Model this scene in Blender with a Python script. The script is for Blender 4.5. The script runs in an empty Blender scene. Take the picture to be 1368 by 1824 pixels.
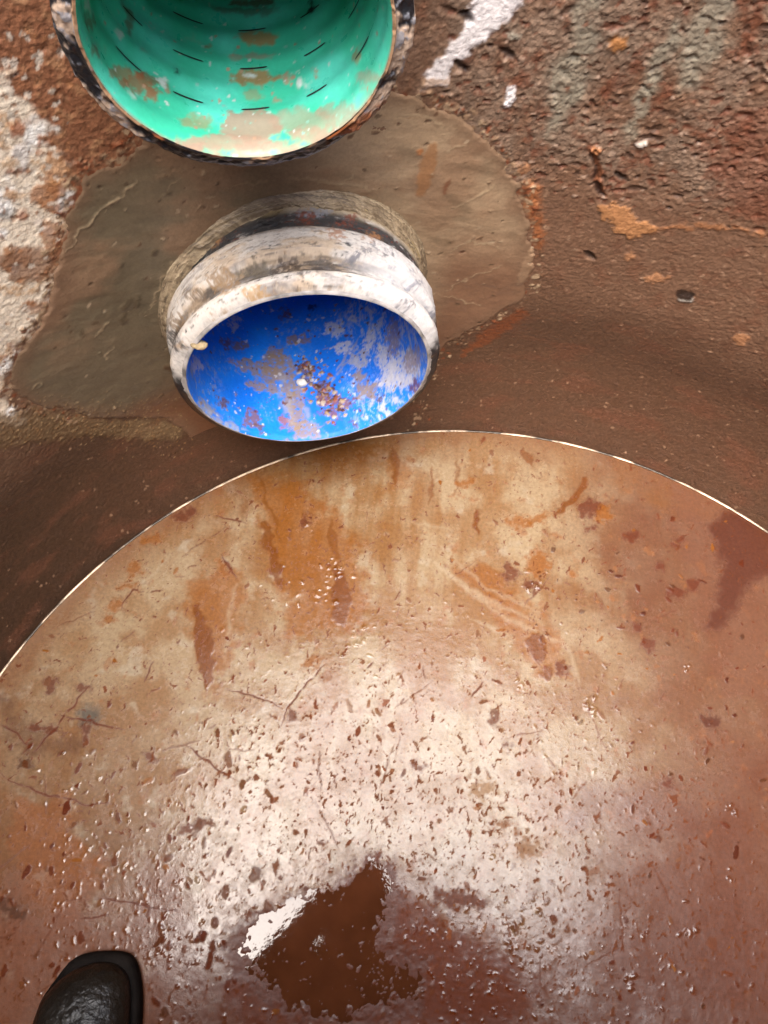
import bpy, bmesh, math, random
import numpy as np
from mathutils import Vector, Matrix

random.seed(7)
RNG = np.random.default_rng(11)
SC = bpy.context.scene
COL = SC.collection

# ------------------------------------------------------------------ camera frame
PITCH, ROLL, F = 1.1818, 0.0819, 1400.0           # focal length in pixels of a 1368 x 1824 frame
CAM = np.array([-0.1338, 0.1069, 0.8982])          # plate centre is the world origin, plate top is z = 0
RW = 0.642                                         # inner radius of the chamber
RP = 0.600                                         # radius of the round plate
ZG = 1.55                                          # street level above the plate
_F = np.array([0, math.cos(PITCH), -math.sin(PITCH)])
_U = np.array([0, math.sin(PITCH), math.cos(PITCH)])
_R = np.array([1.0, 0, 0])
CR = math.cos(ROLL) * _R + math.sin(ROLL) * _U
CU = -math.sin(ROLL) * _R + math.cos(ROLL) * _U


def ray(x, y):
    d = _F + CR * (x - 684) / F - CU * (y - 912) / F
    return d / np.linalg.norm(d)


def on_plate(x, y):
    d = ray(x, y)
    P = CAM + d * (-CAM[2] / d[2])
    return P[0], P[1]


def on_wall(x, y):
    d = ray(x, y)
    a = d[0] ** 2 + d[1] ** 2
    b = 2 * (CAM[0] * d[0] + CAM[1] * d[1])
    c = CAM[0] ** 2 + CAM[1] ** 2 - RW ** 2
    P = CAM + d * ((-b + math.sqrt(b * b - 4 * a * c)) / (2 * a))
    return RW * math.atan2(P[0], P[1]), P[2]


class PipeFrame:
    """local axes of a pipe: n points out of the mouth, a sideways, b up; s = depth behind the mouth"""
    def __init__(self, c, yaw, pit):
        self.c = np.array(c)
        self.n = np.array([math.sin(yaw) * math.cos(pit), -math.cos(yaw) * math.cos(pit), math.sin(pit)])
        self.a = np.cross([0, 0, 1.0], self.n); self.a /= np.linalg.norm(self.a)
        self.b = np.cross(self.a, self.n); self.b /= np.linalg.norm(self.b)
        if self.b[2] < 0: self.b = -self.b

    def pt(self, phi, r, s):       # phi = 0 at the bottom, arrays allowed
        phi, r, s = np.broadcast_arrays(phi, r, s)
        return (self.c + (r * np.sin(phi))[..., None] * self.a - (r * np.cos(phi))[..., None] * self.b
                - s[..., None] * self.n)

    def hit(self, x, y, r, far=True):
        d = ray(x, y); o = CAM - self.c
        dn = d - self.n * (d @ self.n); on = o - self.n * (o @ self.n)
        A = dn @ dn; B = 2 * dn @ on; C = on @ on - r * r
        D = max(B * B - 4 * A * C, 0)
        t = (-B + (1 if far else -1) * math.sqrt(D)) / (2 * A)
        P = o + d * t
        return math.atan2(P @ self.a, -(P @ self.b)), -(P @ self.n)


BLUE = PipeFrame([-0.2133, 0.4947, 0.2662], 0.2127, 0.0664); BR = 0.110
GREEN = PipeFrame([-0.2236, 0.4638, 0.6251], 0.1994, -0.0386); GR = 0.075

# ------------------------------------------------------------------ numpy noise
_T = 512
_G = RNG.uniform(0, 2 * np.pi, (_T, _T)).astype(np.float32)
_GX, _GY = np.cos(_G), np.sin(_G)


def perlin(x, y):
    x = np.asarray(x, np.float32); y = np.asarray(y, np.float32)
    xi = np.floor(x).astype(np.int32); yi = np.floor(y).astype(np.int32)
    xf = x - xi; yf = y - yi
    u = xf * xf * xf * (xf * (xf * 6 - 15) + 10); v = yf * yf * yf * (yf * (yf * 6 - 15) + 10)
    x0 = xi % _T; x1 = (xi + 1) % _T; y0 = yi % _T; y1 = (yi + 1) % _T
    g = lambda i, j, fx, fy: _GX[i, j] * fx + _GY[i, j] * fy
    a = g(x0, y0, xf, yf); b = g(x1, y0, xf - 1, yf)
    c = g(x0, y1, xf, yf - 1); d = g(x1, y1, xf - 1, yf - 1)
    return 1.5 * ((a + u * (b - a)) * (1 - v) + (c + u * (d - c)) * v)


def fbm(x, y, oct=4, seed=0, gain=0.5):
    t = 0; amp = 1; n = 0
    for o in range(oct):
        t = t + amp * perlin(x * 2 ** o + 17.3 * seed + 31.7 * o, y * 2 ** o + 9.1 * seed + 11.9 * o)
        n += amp; amp *= gain
    return t / n * 1.35


def sst(e0, e1, x):
    t = np.clip((x - e0) / (e1 - e0), 0, 1)
    return t * t * (3 - 2 * t)


def lin(c, k=1.0):
    c = np.array(c, float) / 255
    return np.where(c <= 0.04045, c / 12.92, ((c + 0.055) / 1.055) ** 2.4) * k


class Canvas:
    """a surface on a tensor grid: colour + roughness + height painted with shapes of the thing's own dirt"""
    def __init__(self, us, vs, px):
        self.us, self.vs, self.px = np.asarray(us), np.asarray(vs), px
        self.U, self.V = np.meshgrid(self.us, self.vs, indexing='ij')
        self.col = np.zeros(self.U.shape + (4,), np.float32)
        self.h = np.zeros(self.U.shape, np.float32)
        self.ns = 0

    def win(self, u0, u1, v0, v1):
        i0, i1 = np.searchsorted(self.us, [u0, u1]); j0, j1 = np.searchsorted(self.vs, [v0, v1])
        return slice(i0, i1), slice(j0, j1)

    def put(self, w, m, color=None, rough=None, dh=0):
        if color is not None:
            c = self.col[w]
            c[..., :3] += (np.asarray(color) - c[..., :3]) * m[..., None]
        if rough is not None:
            c = self.col[w]
            c[..., 3] += (rough - c[..., 3]) * m
        if np.any(dh): self.h[w] += dh * m

    def sdf(self, w, P):
        X, Y = self.U[w], self.V[w]
        d = np.full(X.shape, 1e9); s = np.zeros(X.shape, bool)
        n = len(P)
        for i in range(n):
            (ax, ay), (bx, by) = P[i], P[(i + 1) % n]
            ex, ey = bx - ax, by - ay
            wx, wy = X - ax, Y - ay
            t = np.clip((wx * ex + wy * ey) / (ex * ex + ey * ey + 1e-12), 0, 1)
            d = np.minimum(d, (wx - t * ex) ** 2 + (wy - t * ey) ** 2)
            c = (ay > Y) != (by > Y)
            s ^= c & (X < ex * (Y - ay) / (by - ay + (1e-12 if by == ay else 0)) + ax)
        d = np.sqrt(d)
        return np.where(s, -d, d)

    def mask_poly(self, pts, soft=0.004, warp=0.004, wf=120, px=True):
        P = [self.px(*p) for p in pts] if px else pts
        a = np.array(P); pad = soft + warp * 1.5 + 0.002
        w = self.win(a[:, 0].min() - pad, a[:, 0].max() + pad, a[:, 1].min() - pad, a[:, 1].max() + pad)
        if self.U[w].size == 0: return w, np.zeros(self.U[w].shape)
        self.ns += 1
        d = self.sdf(w, P) + warp * fbm(self.U[w] * wf, self.V[w] * wf, 4, self.ns, .6)
        return w, sst(soft / 2, -soft / 2, d)

    def poly(self, pts, color=None, rough=None, dh=0, a=1, soft=0.004, warp=0.004, wf=120, px=True, brk=0, bf=150):
        w, m = self.mask_poly(pts, soft, warp, wf, px)
        if m.size == 0: return
        if brk: m = m * sst(-.25, .2, fbm(self.U[w] * bf, self.V[w] * bf, 4, self.ns + 5, .6) + 1 - 2 * brk)
        self.put(w, m * a, color, rough, dh)

    def spot(self, x, y, rx, ry, color=None, rough=None, dh=0, rot=0, **k):
        r = math.radians(rot)
        pts = [(x + rx * math.cos(t) * math.cos(r) - ry * math.sin(t) * math.sin(r),
                y + rx * math.cos(t) * math.sin(r) + ry * math.sin(t) * math.cos(r)) for t in np.linspace(0, 2 * np.pi, 14)[:-1]]
        self.poly(pts, color, rough, dh, **k)

    def line(self, pts, wid, color=None, rough=None, dh=0, a=1, px=True, warp=0.002, wf=60, soft=None, brk=0, taper=True):
        P = [self.px(*p) for p in pts] if px else pts
        A = np.array(P); pad = wid + warp * 2 + 0.002
        w = self.win(A[:, 0].min() - pad, A[:, 0].max() + pad, A[:, 1].min() - pad, A[:, 1].max() + pad)
        if self.U[w].size == 0: return
        self.ns += 1
        X = self.U[w] + warp * fbm(self.U[w] * wf, self.V[w] * wf, 3, self.ns)
        Y = self.V[w] + warp * fbm(self.U[w] * wf, self.V[w] * wf, 3, self.ns + 77)
        L = [0]
        for i in range(len(P) - 1): L.append(L[-1] + math.dist(P[i], P[i + 1]))
        best = np.full(X.shape, 1e9); tt = np.zeros(X.shape)
        for i in range(len(P) - 1):
            (ax, ay), (bx, by) = P[i], P[i + 1]
            ex, ey = bx - ax, by - ay
            t = np.clip(((X - ax) * ex + (Y - ay) * ey) / (ex * ex + ey * ey + 1e-12), 0, 1)
            d = np.hypot(X - ax - t * ex, Y - ay - t * ey)
            q = d < best
            best = np.where(q, d, best); tt = np.where(q, (L[i] + t * (L[i + 1] - L[i])) / L[-1], tt)
        ww = wid * (np.sqrt(np.clip(4 * tt * (1 - tt), 0.03, 1)) if taper else 1)
        so = soft if soft else wid * 0.6
        m = sst(so / 2, -so / 2, best - ww * .5)
        if brk: m = m * sst(-.2, .2, fbm(self.U[w] * 90, self.V[w] * 90, 3, self.ns + 5) + 1 - 2 * brk)
        self.put(w, m * a, color, rough, dh)

    def dome(self, u, v, ru, rv, rot, dh, color=None, rough=None, a=1, flat=False):
        R = max(ru, rv) * 1.15
        w = self.win(u - R, u + R, v - R, v + R)
        if self.U[w].size == 0: return
        c, s = math.cos(rot), math.sin(rot)
        x, y = self.U[w] - u, self.V[w] - v
        q = np.sqrt(((x * c + y * s) / ru) ** 2 + ((-x * s + y * c) / rv) ** 2)
        q = q * (1 + .5 * perlin(self.U[w] * .9 / R + u * 99, self.V[w] * .9 / R + v * 77) + .3 * perlin(self.U[w] * 2.2 / R + u * 99, self.V[w] * 2.2 / R))
        k = sst(1.0, .75, q) if flat else np.clip(1 - q * q, 0, 1)
        self.h[w] += dh * k
        if color is not None or rough is not None:
            self.put(w, sst(1.0, .7, q) * a, color, rough)


# ------------------------------------------------------------------ mesh helpers
def link(name, me, mat=None, parent=None, smooth=True):
    o = bpy.data.objects.new(name, me); COL.objects.link(o)
    if mat: me.materials.append(mat)
    if smooth: me.polygons.foreach_set('use_smooth', np.ones(len(me.polygons), bool))
    if parent: o.parent = parent; o.matrix_parent_inverse = parent.matrix_world.inverted()
    return o


def tag(o, label, cat, group=None, kind=None):
    if label: o['label'] = label
    if cat: o['category'] = cat
    if group: o['group'] = group
    if kind: o['kind'] = kind
    return o


def empty(name, loc):
    o = bpy.data.objects.new(name, None); COL.objects.link(o)
    o.location = loc; o.empty_display_size = .05
    o.matrix_world = Matrix.Translation(loc)
    return o


def grid_mesh(name, P, rgba=None, keep=None, wrap=False, flip=False):
    """P (n,m,3) grid of points -> mesh; keep (n-1,m-1) bool of faces; wrap closes the first axis"""
    n, m = P.shape[:2]
    idx = np.arange(n * m).reshape(n, m)
    nx = np.roll(idx, -1, 0) if wrap else idx[1:]
    a = idx if wrap else idx[:-1]
    q = np.stack([a[:, :-1], nx[:, :-1], nx[:, 1:], a[:, 1:]], -1)
    if flip: q = q[..., ::-1]
    if keep is not None: q = q[keep]
    q = q.reshape(-1, 4)
    used = np.unique(q)
    rm = np.full(n * m, -1); rm[used] = np.arange(len(used))
    q = rm[q]; V = P.reshape(-1, 3)[used]
    me = bpy.data.meshes.new(name)
    me.vertices.add(len(V)); me.vertices.foreach_set('co', V.astype(np.float32).ravel())
    me.loops.add(q.size); me.loops.foreach_set('vertex_index', q.astype(np.int32).ravel())
    me.polygons.add(len(q)); me.polygons.foreach_set('loop_start', np.arange(0, q.size, 4, dtype=np.int32))
    me.update(calc_edges=True)
    if rgba is not None:
        at = me.color_attributes.new('dirt', 'FLOAT_COLOR', 'POINT')
        at.data.foreach_set('color', rgba.reshape(-1, 4)[used].astype(np.float32).ravel())
    return me


def lathe(frame, prof, nphi=128, closed=False):
    """prof: list of (depth, radius)"""
    pr = np.array(prof)
    phi = np.linspace(0, 2 * np.pi, nphi, endpoint=False)
    return frame.pt(phi[:, None], pr[None, :, 1], pr[None, :, 0])


class Up(PipeFrame):               # lathe about a vertical axis: depth = -z
    def __init__(self, c):
        self.c = np.array(c, float); self.n = np.array([0, 0, 1.0]); self.a = np.array([1.0, 0, 0]); self.b = np.array([0, 1.0, 0])


# ------------------------------------------------------------------ materials
def new_mat(name):
    m = bpy.data.materials.new(name); m.use_nodes = True
    nt = m.node_tree; b = nt.nodes['Principled BSDF']
    return m, nt, b


def dirt_mat(name, grain=.25, gscale=300, bump=.3, bscale=500, bdist=.001, spec=.5, coat=0, coat_rough=.1, rvar=.15, coat_bump=False, metal=0, dry_spec=None):
    """base colour and roughness come from the dirt layer of the mesh; fine grain and relief are noise"""
    m, nt, b = new_mat(name)
    N, L = nt.nodes, nt.links
    at = N.new('ShaderNodeAttribute'); at.attribute_name = 'dirt'
    tc = N.new('ShaderNodeTexCoord')
    n1 = N.new('ShaderNodeTexNoise'); n1.inputs['Scale'].default_value = gscale; n1.inputs['Detail'].default_value = 5; n1.inputs['Roughness'].default_value = .65
    L.new(tc.outputs['Object'], n1.inputs['Vector'])
    mr = N.new('ShaderNodeMapRange'); mr.inputs['From Min'].default_value = .25; mr.inputs['From Max'].default_value = .75
    mr.inputs['To Min'].default_value = 1 - grain; mr.inputs['To Max'].default_value = 1 + grain
    L.new(n1.outputs['Fac'], mr.inputs['Value'])
    mx = N.new('ShaderNodeVectorMath'); mx.operation = 'SCALE'
    L.new(at.outputs['Color'], mx.inputs[0]); L.new(mr.outputs['Result'], mx.inputs['Scale'])
    L.new(mx.outputs['Vector'], b.inputs['Base Color'])
    n2 = N.new('ShaderNodeTexNoise'); n2.inputs['Scale'].default_value = gscale * .4; n2.inputs['Detail'].default_value = 4
    L.new(tc.outputs['Object'], n2.inputs['Vector'])
    ma = N.new('ShaderNodeMath'); ma.operation = 'MULTIPLY_ADD'; ma.inputs[1].default_value = rvar * 2; 
    sub = N.new('ShaderNodeMath'); sub.operation = 'SUBTRACT'; sub.inputs[1].default_value = rvar
    L.new(at.outputs['Alpha'], sub.inputs[0]); L.new(n2.outputs['Fac'], ma.inputs[0]); L.new(sub.outputs[0], ma.inputs[2])
    cl = N.new('ShaderNodeClamp'); cl.inputs['Min'].default_value = .03
    L.new(ma.outputs[0], cl.inputs['Value']); L.new(cl.outputs[0], b.inputs['Roughness'])
    n3 = N.new('ShaderNodeTexNoise'); n3.inputs['Scale'].default_value = bscale; n3.inputs['Detail'].default_value = 4; n3.inputs['Roughness'].default_value = .6
    L.new(tc.outputs['Object'], n3.inputs['Vector'])
    bp = N.new('ShaderNodeBump'); bp.inputs['Strength'].default_value = bump; bp.inputs['Distance'].default_value = bdist
    L.new(n3.outputs['Fac'], bp.inputs['Height']); L.new(bp.outputs['Normal'], b.inputs['Normal'])
    b.inputs['Specular IOR Level'].default_value = spec
    if dry_spec is not None:                                   # crusts of dry mud are dull, the wet film is not
        ms = N.new('ShaderNodeMapRange'); ms.inputs['From Min'].default_value = .3; ms.inputs['From Max'].default_value = .5
        ms.inputs['To Min'].default_value = spec; ms.inputs['To Max'].default_value = dry_spec
        L.new(at.outputs['Alpha'], ms.inputs['Value']); L.new(ms.outputs['Result'], b.inputs['Specular IOR Level'])
    b.inputs['Coat Weight'].default_value = coat; b.inputs['Coat Roughness'].default_value = coat_rough; b.inputs['Coat IOR'].default_value = 1.5
    if coat_bump: L.new(bp.outputs['Normal'], b.inputs['Coat Normal'])
    b.inputs['Metallic'].default_value = metal
    return m


def plain_mat(name, color, rough=.6, var=.3, scale=60, bump=.2, bscale=200, bdist=.002, metal=0, spec=.5):
    m, nt, b = new_mat(name)
    N, L = nt.nodes, nt.links
    tc = N.new('ShaderNodeTexCoord')
    n1 = N.new('ShaderNodeTexNoise'); n1.inputs['Scale'].default_value = scale; n1.inputs['Detail'].default_value = 6
    L.new(tc.outputs['Object'], n1.inputs['Vector'])
    rp = N.new('ShaderNodeValToRGB'); e = rp.color_ramp.elements
    c = np.array(color)
    e[0].position = .3; e[0].color = (*np.clip(c * (1 - var), 0, 1), 1); e[1].position = .7; e[1].color = (*np.clip(c * (1 + var), 0, 1), 1)
    L.new(n1.outputs['Fac'], rp.inputs['Fac']); L.new(rp.outputs['Color'], b.inputs['Base Color'])
    n2 = N.new('ShaderNodeTexNoise'); n2.inputs['Scale'].default_value = bscale; n2.inputs['Detail'].default_value = 5
    L.new(tc.outputs['Object'], n2.inputs['Vector'])
    bp = N.new('ShaderNodeBump'); bp.inputs['Strength'].default_value = bump; bp.inputs['Distance'].default_value = bdist
    L.new(n2.outputs['Fac'], bp.inputs['Height']); L.new(bp.outputs['Normal'], b.inputs['Normal'])
    b.inputs['Roughness'].default_value = rough; b.inputs['Metallic'].default_value = metal; b.inputs['Specular IOR Level'].default_value = spec
    return m


# ================================================================== ROUND PLATE
def span(lo, a, b, hi, fine, coarse):
    L = list(np.arange(a, b, fine))
    lo_ = [a - fine]; st = fine
    while lo_[-1] > lo: st = min(st * 1.25, coarse); lo_.append(lo_[-1] - st)
    hi_ = [b]; st = fine
    while hi_[-1] < hi: st = min(st * 1.25, coarse); hi_.append(hi_[-1] + st)
    return np.array(lo_[::-1] + L + hi_)


def build_plate():
    K = .37                                           # albedo for a colour read off the photograph
    xs = span(-.66, -.56, .44, .66, .00115, .02)
    ys = span(-.66, -.11, .60, .66, .00115, .02)
    cv = Canvas(xs, ys, on_plate)
    U, V = cv.U, cv.V
    c_ = lambda *c: lin(c, K)
    # film of mud in broad zones (metres on the plate)
    big = fbm(U * 5, V * 5, 4, 1); mid = fbm(U * 16, V * 16, 5, 2); fine = fbm(U * 60, V * 60, 4, 3, .6)
    drip = fbm(U * 70, V * 9, 4, 4, .55)
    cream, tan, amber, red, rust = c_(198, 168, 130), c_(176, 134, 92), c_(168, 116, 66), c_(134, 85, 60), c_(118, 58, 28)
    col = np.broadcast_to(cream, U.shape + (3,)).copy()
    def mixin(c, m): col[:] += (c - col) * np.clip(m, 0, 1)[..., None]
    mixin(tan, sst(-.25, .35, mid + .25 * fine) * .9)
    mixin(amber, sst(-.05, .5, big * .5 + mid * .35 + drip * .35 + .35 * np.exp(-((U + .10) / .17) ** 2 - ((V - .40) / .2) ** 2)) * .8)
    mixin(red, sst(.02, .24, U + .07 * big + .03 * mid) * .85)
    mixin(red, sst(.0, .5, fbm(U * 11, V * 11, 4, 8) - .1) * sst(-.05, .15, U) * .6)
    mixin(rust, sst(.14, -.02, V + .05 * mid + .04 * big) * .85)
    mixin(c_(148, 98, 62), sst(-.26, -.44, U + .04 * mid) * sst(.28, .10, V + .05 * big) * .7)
    mixin(c_(176, 112, 66), sst(.30, .7, fbm(U * 45, V * 45, 4, 9, .6)) * .6)
    mixin(c_(214, 196, 168), sst(.25, .7, fbm(U * 28, V * 28, 4, 12, .6)) * sst(.25, -.1, U) * .55)
    edge = RP - np.hypot(U, V)
    mixin(c_(150, 92, 44), sst(.05, .0, edge + .05 * mid + .012 * fine) * .75)
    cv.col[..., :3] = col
    # wetness
    wet = fbm(U * 22, V * 22, 4, 21)
    cv.col[..., 3] = .175 - .035 * sst(-.1, .5, wet)
    patchy = fbm(U * 40, V * 40, 5, 22, .65); patchy2 = fbm(U * 130, V * 130, 4, 23, .65)
    cv.col[..., 3] += .10 * sst(.02, .12, patchy) - .07 * sst(.15, .25, patchy2)
    cv.col[..., 3] = np.clip(cv.col[..., 3], .1, .6)
    # relief: crinkled mud film, coarser toward the near side
    cr = 1 - np.abs(fbm(U * 95, V * 95, 3, 31, .5)) * 2
    near = sst(.20, .04, V + .05 * big) * sst(-.40, -.22, U)
    cv.h += .00009 * fbm(U * 60, V * 60, 3, 32) + .00004 * cr + near * (.00002 * cr + .00005 * fbm(U * 75, V * 130, 3, 33) + .000025 * fbm(U * 150, V * 210, 4, 36, .65)) + .0008 * fbm(U * 6, V * 6, 2, 34)
    zone = np.exp(-((U + .14) / .20) ** 2 - ((V - .13) / .15) ** 2)
    cv.h += .00009 * zone * fbm(U * 160, V * 160, 4, 35, .7)

    ru, rv = on_plate(850, 1715)
    rip = np.exp(-((U - ru) / .085) ** 2 - ((V - rv) / .05) ** 2) + .7 * np.exp(-((U - on_plate(960, 1560)[0]) / .05) ** 2 - ((V - on_plate(960, 1560)[1]) / .08) ** 2)
    cv.h += rip * (.00022 * fbm(U * 70 + .6 * fbm(U * 30, V * 30, 2, 37), V * 190, 4, 38, .6))

    # ---- the marks that can be told apart
    ma, rb, am, dk = c_(98, 44, 26), c_(118, 54, 30), c_(170, 102, 40), c_(98, 58, 36)
    # wide tinted runs
    for pts, col_, a in [([(450, 860), (520, 850), (640, 960), (660, 1120), (520, 1130), (490, 1040)], am, .75),
                         ([(330, 1040), (420, 1010), (440, 1060), (400, 1180), (378, 1235), (352, 1190)], am, .75),
                         ([(800, 1010), (870, 1010), (990, 1120), (1010, 1200), (950, 1200), (880, 1090)], am, .7),
                         ([(560, 800), (640, 778), (700, 800), (640, 860), (560, 850)], am, .4),
                         ([(690, 820), (730, 820), (725, 870), (695, 870)], am, .6),
                         ([(1180, 830), (1310, 900), (1368, 960), (1368, 1250), (1290, 1240), (1230, 1060)], c_(140, 88, 66), .45),
                         ([(20, 1420), (110, 1430), (180, 1560), (120, 1650), (40, 1600)], c_(176, 104, 54), .6),
                         ([(0, 1240), (70, 1300), (170, 1330), (60, 1345), (0, 1290)], c_(120, 80, 54), .55),
                         ([(245, 1560), (330, 1530), (350, 1690), (390, 1824), (255, 1824)], c_(132, 66, 36), .6), ([(420, 1700), (520, 1620), (640, 1560), (700, 1540), (760, 1640), (900, 1700), (960, 1780), (900, 1840), (420, 1840), (400, 1760)], c_(112, 50, 24), .85)]:
        cv.poly(pts, col_, a=a, soft=.02, warp=.02, wf=40)
    cv.poly([(360, 1780), (440, 1700), (600, 1580), (700, 1560), (860, 1660), (960, 1740), (1000, 1860), (360, 1860)], c_(128, 60, 28), .49, a=.88, soft=.08, warp=.03, wf=40)
    cv.poly([(1060, 1500), (1400, 1300), (1400, 1860), (1010, 1860)], c_(122, 64, 38), .46, a=.75, soft=.14, warp=.03, wf=30)
    cv.poly([(-40, 1560), (90, 1600), (240, 1640), (330, 1860), (-40, 1860)], c_(144, 78, 42), .44, a=.7, soft=.06, warp=.03, wf=30)
    # the big maroon run at the right edge
    cv.poly([(1258, 935), (1300, 905), (1345, 925), (1380, 950), (1380, 1015), (1335, 1040), (1308, 1095), (1275, 1122), (1256, 1120), (1276, 1070), (1286, 1010), (1272, 968)], c_(104, 52, 34), .44, .0002, a=.85, soft=.016, warp=.009, wf=60)
    # amber runs
    for pts, w, a in [([(600, 1010), (607, 1060), (612, 1120)], .022, .8), ([(470, 930), (488, 1000), (502, 1050)], .012, .7),
                      ([(352, 1080), (365, 1150), (372, 1230)], .018, .8), ([(1050, 850), (1025, 880), (990, 920)], .010, .75),
                      ([(852, 905), (850, 950)], .006, .8), ([(955, 1130), (965, 1180)], .026, .8), ([(965, 1190), (985, 1210)], .012, .8),
                      ([(590, 930), (600, 1000)], .010, .5), ([(770, 830), (765, 900)], .005, .5), ([(815, 820), (812, 880)], .005, .5),
                      ([(700, 800), (705, 860)], .008, .6), ([(460, 850), (500, 960)], .005, .5), ([(935, 800), (945, 830)], .014, .6)]:
        cv.line(pts, w, c_(140, 76, 22), .22, .0002, a=min(1, a * 1.15), warp=.007, wf=50, soft=.004)
    # blots
    for x, y, rx, ry, col_ in [(1052, 906, 24, 16, rb), (1075, 915, 14, 16, am), (925, 930, 22, 12, am), (960, 925, 26, 7, am),
                               (910, 1020, 15, 16, rb), (958, 1005, 22, 24, am), (948, 1045, 16, 12, rb), (1125, 956, 14, 12, rb), (1207, 965, 12, 8, rb),
                               (1050, 940, 8, 6, rb), (1020, 1025, 8, 8, am), (1172, 1012, 8, 8, rb), (1232, 1040, 12, 10, rb), (1205, 1058, 14, 10, rb),
                               (555, 1180, 20, 11, am), (830, 860, 16, 8, am), (1265, 1285, 17, 13, ma), (1155, 1150, 12, 11, rb), (1130, 1118, 10, 6, rb),
                               (45, 1360, 12, 11, dk), (18, 1622, 30, 14, dk), (205, 1080, 13, 10, am), (195, 1105, 10, 9, am), (150, 1300, 6, 18, rb),
                               (330, 915, 26, 9, rb), (270, 960, 22, 8, am), (240, 1015, 15, 14, am), (230, 1045, 20, 6, am), (395, 1010, 8, 18, am),
                               (150, 1225, 16, 6, rb), (85, 1300, 34, 5, rb), (90, 1215, 10, 20, rb), (545, 930, 8, 12, rb), (1190, 1395, 12, 10, rb),
                               (880, 1280, 10, 14, rb), (905, 1330, 6, 10, rb), (745, 1365, 10, 9, rb), (1000, 1190, 14, 12, rb), (270, 1350, 12, 10, rb), (520, 1275, 6, 12, rb),
                               (940, 1510, 24, 16, c_(170, 120, 80)), (860, 1405, 26, 18, c_(180, 135, 95)), (900, 1470, 22, 10, c_(160, 100, 60)), (820, 1600, 50, 16, rb), (350, 1470, 30, 10, rb)]:
        cv.spot(x, y, rx, ry, col_, .48, .0001, rot=random.uniform(-25, 25), a=.8, soft=.008, warp=.009, wf=100, brk=.2, bf=120)
    cv.spot(160, 1275, 22, 18, c_(92, 92, 84), .45, 0, a=.75, soft=.014, warp=.006)
    # pale smears
    for pts, w in [([(765, 995), (850, 1060), (950, 1105)], .006), ([(790, 985), (870, 1050), (960, 1090)], .004), ([(780, 1010), (900, 1100), (1010, 1150), (1035, 1220)], .006),
                   ([(300, 990), (250, 1050)], .003), ([(420, 1040), (410, 1100), (400, 1180)], .004), ([(735, 930), (800, 945)], .003), ([(500, 1075), (540, 1060)], .003),
                   ([(400, 1210), (460, 1235), (520, 1255)], .003), ([(840, 1100), (900, 1130)], .004)]:
        cv.line(pts, w, c_(220, 196, 162), .2, .0001, a=.4, warp=.004, wf=50, soft=.006, brk=.2)
    # scratches
    for pts in [[(497, 1298), (512, 1262), (540, 1225), (580, 1185)], [(380, 918), (440, 932)], [(215, 1085), (240, 1050), (290, 1055)], [(0, 1290), (60, 1330)], [(60, 1340), (120, 1270), (160, 1220)],
                [(0, 1380), (90, 1420), (200, 1435)], [(140, 1640), (195, 1630)], [(185, 1600), (320, 1620)], [(840, 1245), (860, 1215)], [(655, 1190), (668, 1178)], [(110, 1275), (225, 1300)],
                [(395, 985), (420, 1030)], [(255, 1215), (275, 1180)], [(405, 1225), (505, 1260)], [(420, 1390), (330, 1330)]]:
        cv.line(pts, .0026, c_(120, 56, 34), .5, -.0001, a=.85, warp=.004, wf=40, brk=.25)
    for _ in range(60):
        u, v = RNG.uniform(-.52, .2), RNG.uniform(-.08, .42)
        ang = RNG.choice([RNG.normal(1.1, .25), RNG.normal(1.9, .3), RNG.normal(.3, .3)]); L = RNG.uniform(.01, .06)
        cv.line([(u, v), (u + L * math.cos(ang), v + L * math.sin(ang))], RNG.uniform(.0012, .003), c_(126, 66, 38), .5, RNG.uniform(-.0001, .00015), a=.6, px=False, brk=.3)
    # drops, crumbs and pits of wet mud
    def scatter(n, u0, u1, v0, v1, rmin, rmax, cols, dh0, dh1, dens=None, vert=False):
        q_ = .28 if vert else .45; dh0 *= q_; dh1 *= q_
        for _ in range(n):
            u, v = RNG.uniform(u0, u1), RNG.uniform(v0, v1)
            if u * u + v * v > .58 ** 2: continue
            if dens and RNG.random() > dens(u, v): continue
            r = rmin + (rmax - rmin) * RNG.random() ** 2.2
            col_ = cols[RNG.integers(len(cols))] if cols else None
            cv.dome(u, v, r * RNG.uniform(.7, 1.0), r * RNG.uniform(1, 2.4), RNG.normal(0, .45) if vert else RNG.uniform(0, 3.14), RNG.uniform(dh0, dh1), col_, RNG.uniform(.42, .65) if vert and col_ is not None else RNG.uniform(.05, .16) if col_ is None else RNG.uniform(.45, .6), RNG.uniform(.6, 1))
    hot = lambda u, v: math.exp(-((u + .11) / .24) ** 2 - ((v - .14) / .14) ** 2)
    scatter(420, -.45, .25, -.1, .36, .0007, .0036, [rb, c_(150, 84, 52), c_(160, 92, 58), c_(140, 76, 48)], .0002, .0009, hot, True)
    scatter(1500, -.5, .3, -.1, .38, .0006, .0018, [c_(150, 82, 50), rb], .0002, .0008, hot, True)
    scatter(420, -.55, .43, -.1, .58, .0008, .0036, [rb, am, c_(150, 100, 70)], .0002, .0010)
    scatter(900, -.55, .43, -.1, .58, .0008, .002, None, .0003, .0010)
    scatter(160, .05, .43, -.1, .45, .0010, .0034, [ma, rb, dk], .0004, .0016)
    scatter(160, -.55, -.2, -.1, .2, .0014, .005, [rb, c_(120, 66, 36)], .0005, .0018, None, True)
    # flecks of half-dry mud, broken up by the water
    wx, wy = .006 * fbm(U * 60, V * 60, 3, 40), .006 * fbm(U * 60, V * 60, 3, 41)
    hotz = np.exp(-((U + .10) / .27) ** 2 - ((V - .13) / .16) ** 2)
    allw = (slice(None), slice(None))
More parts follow.
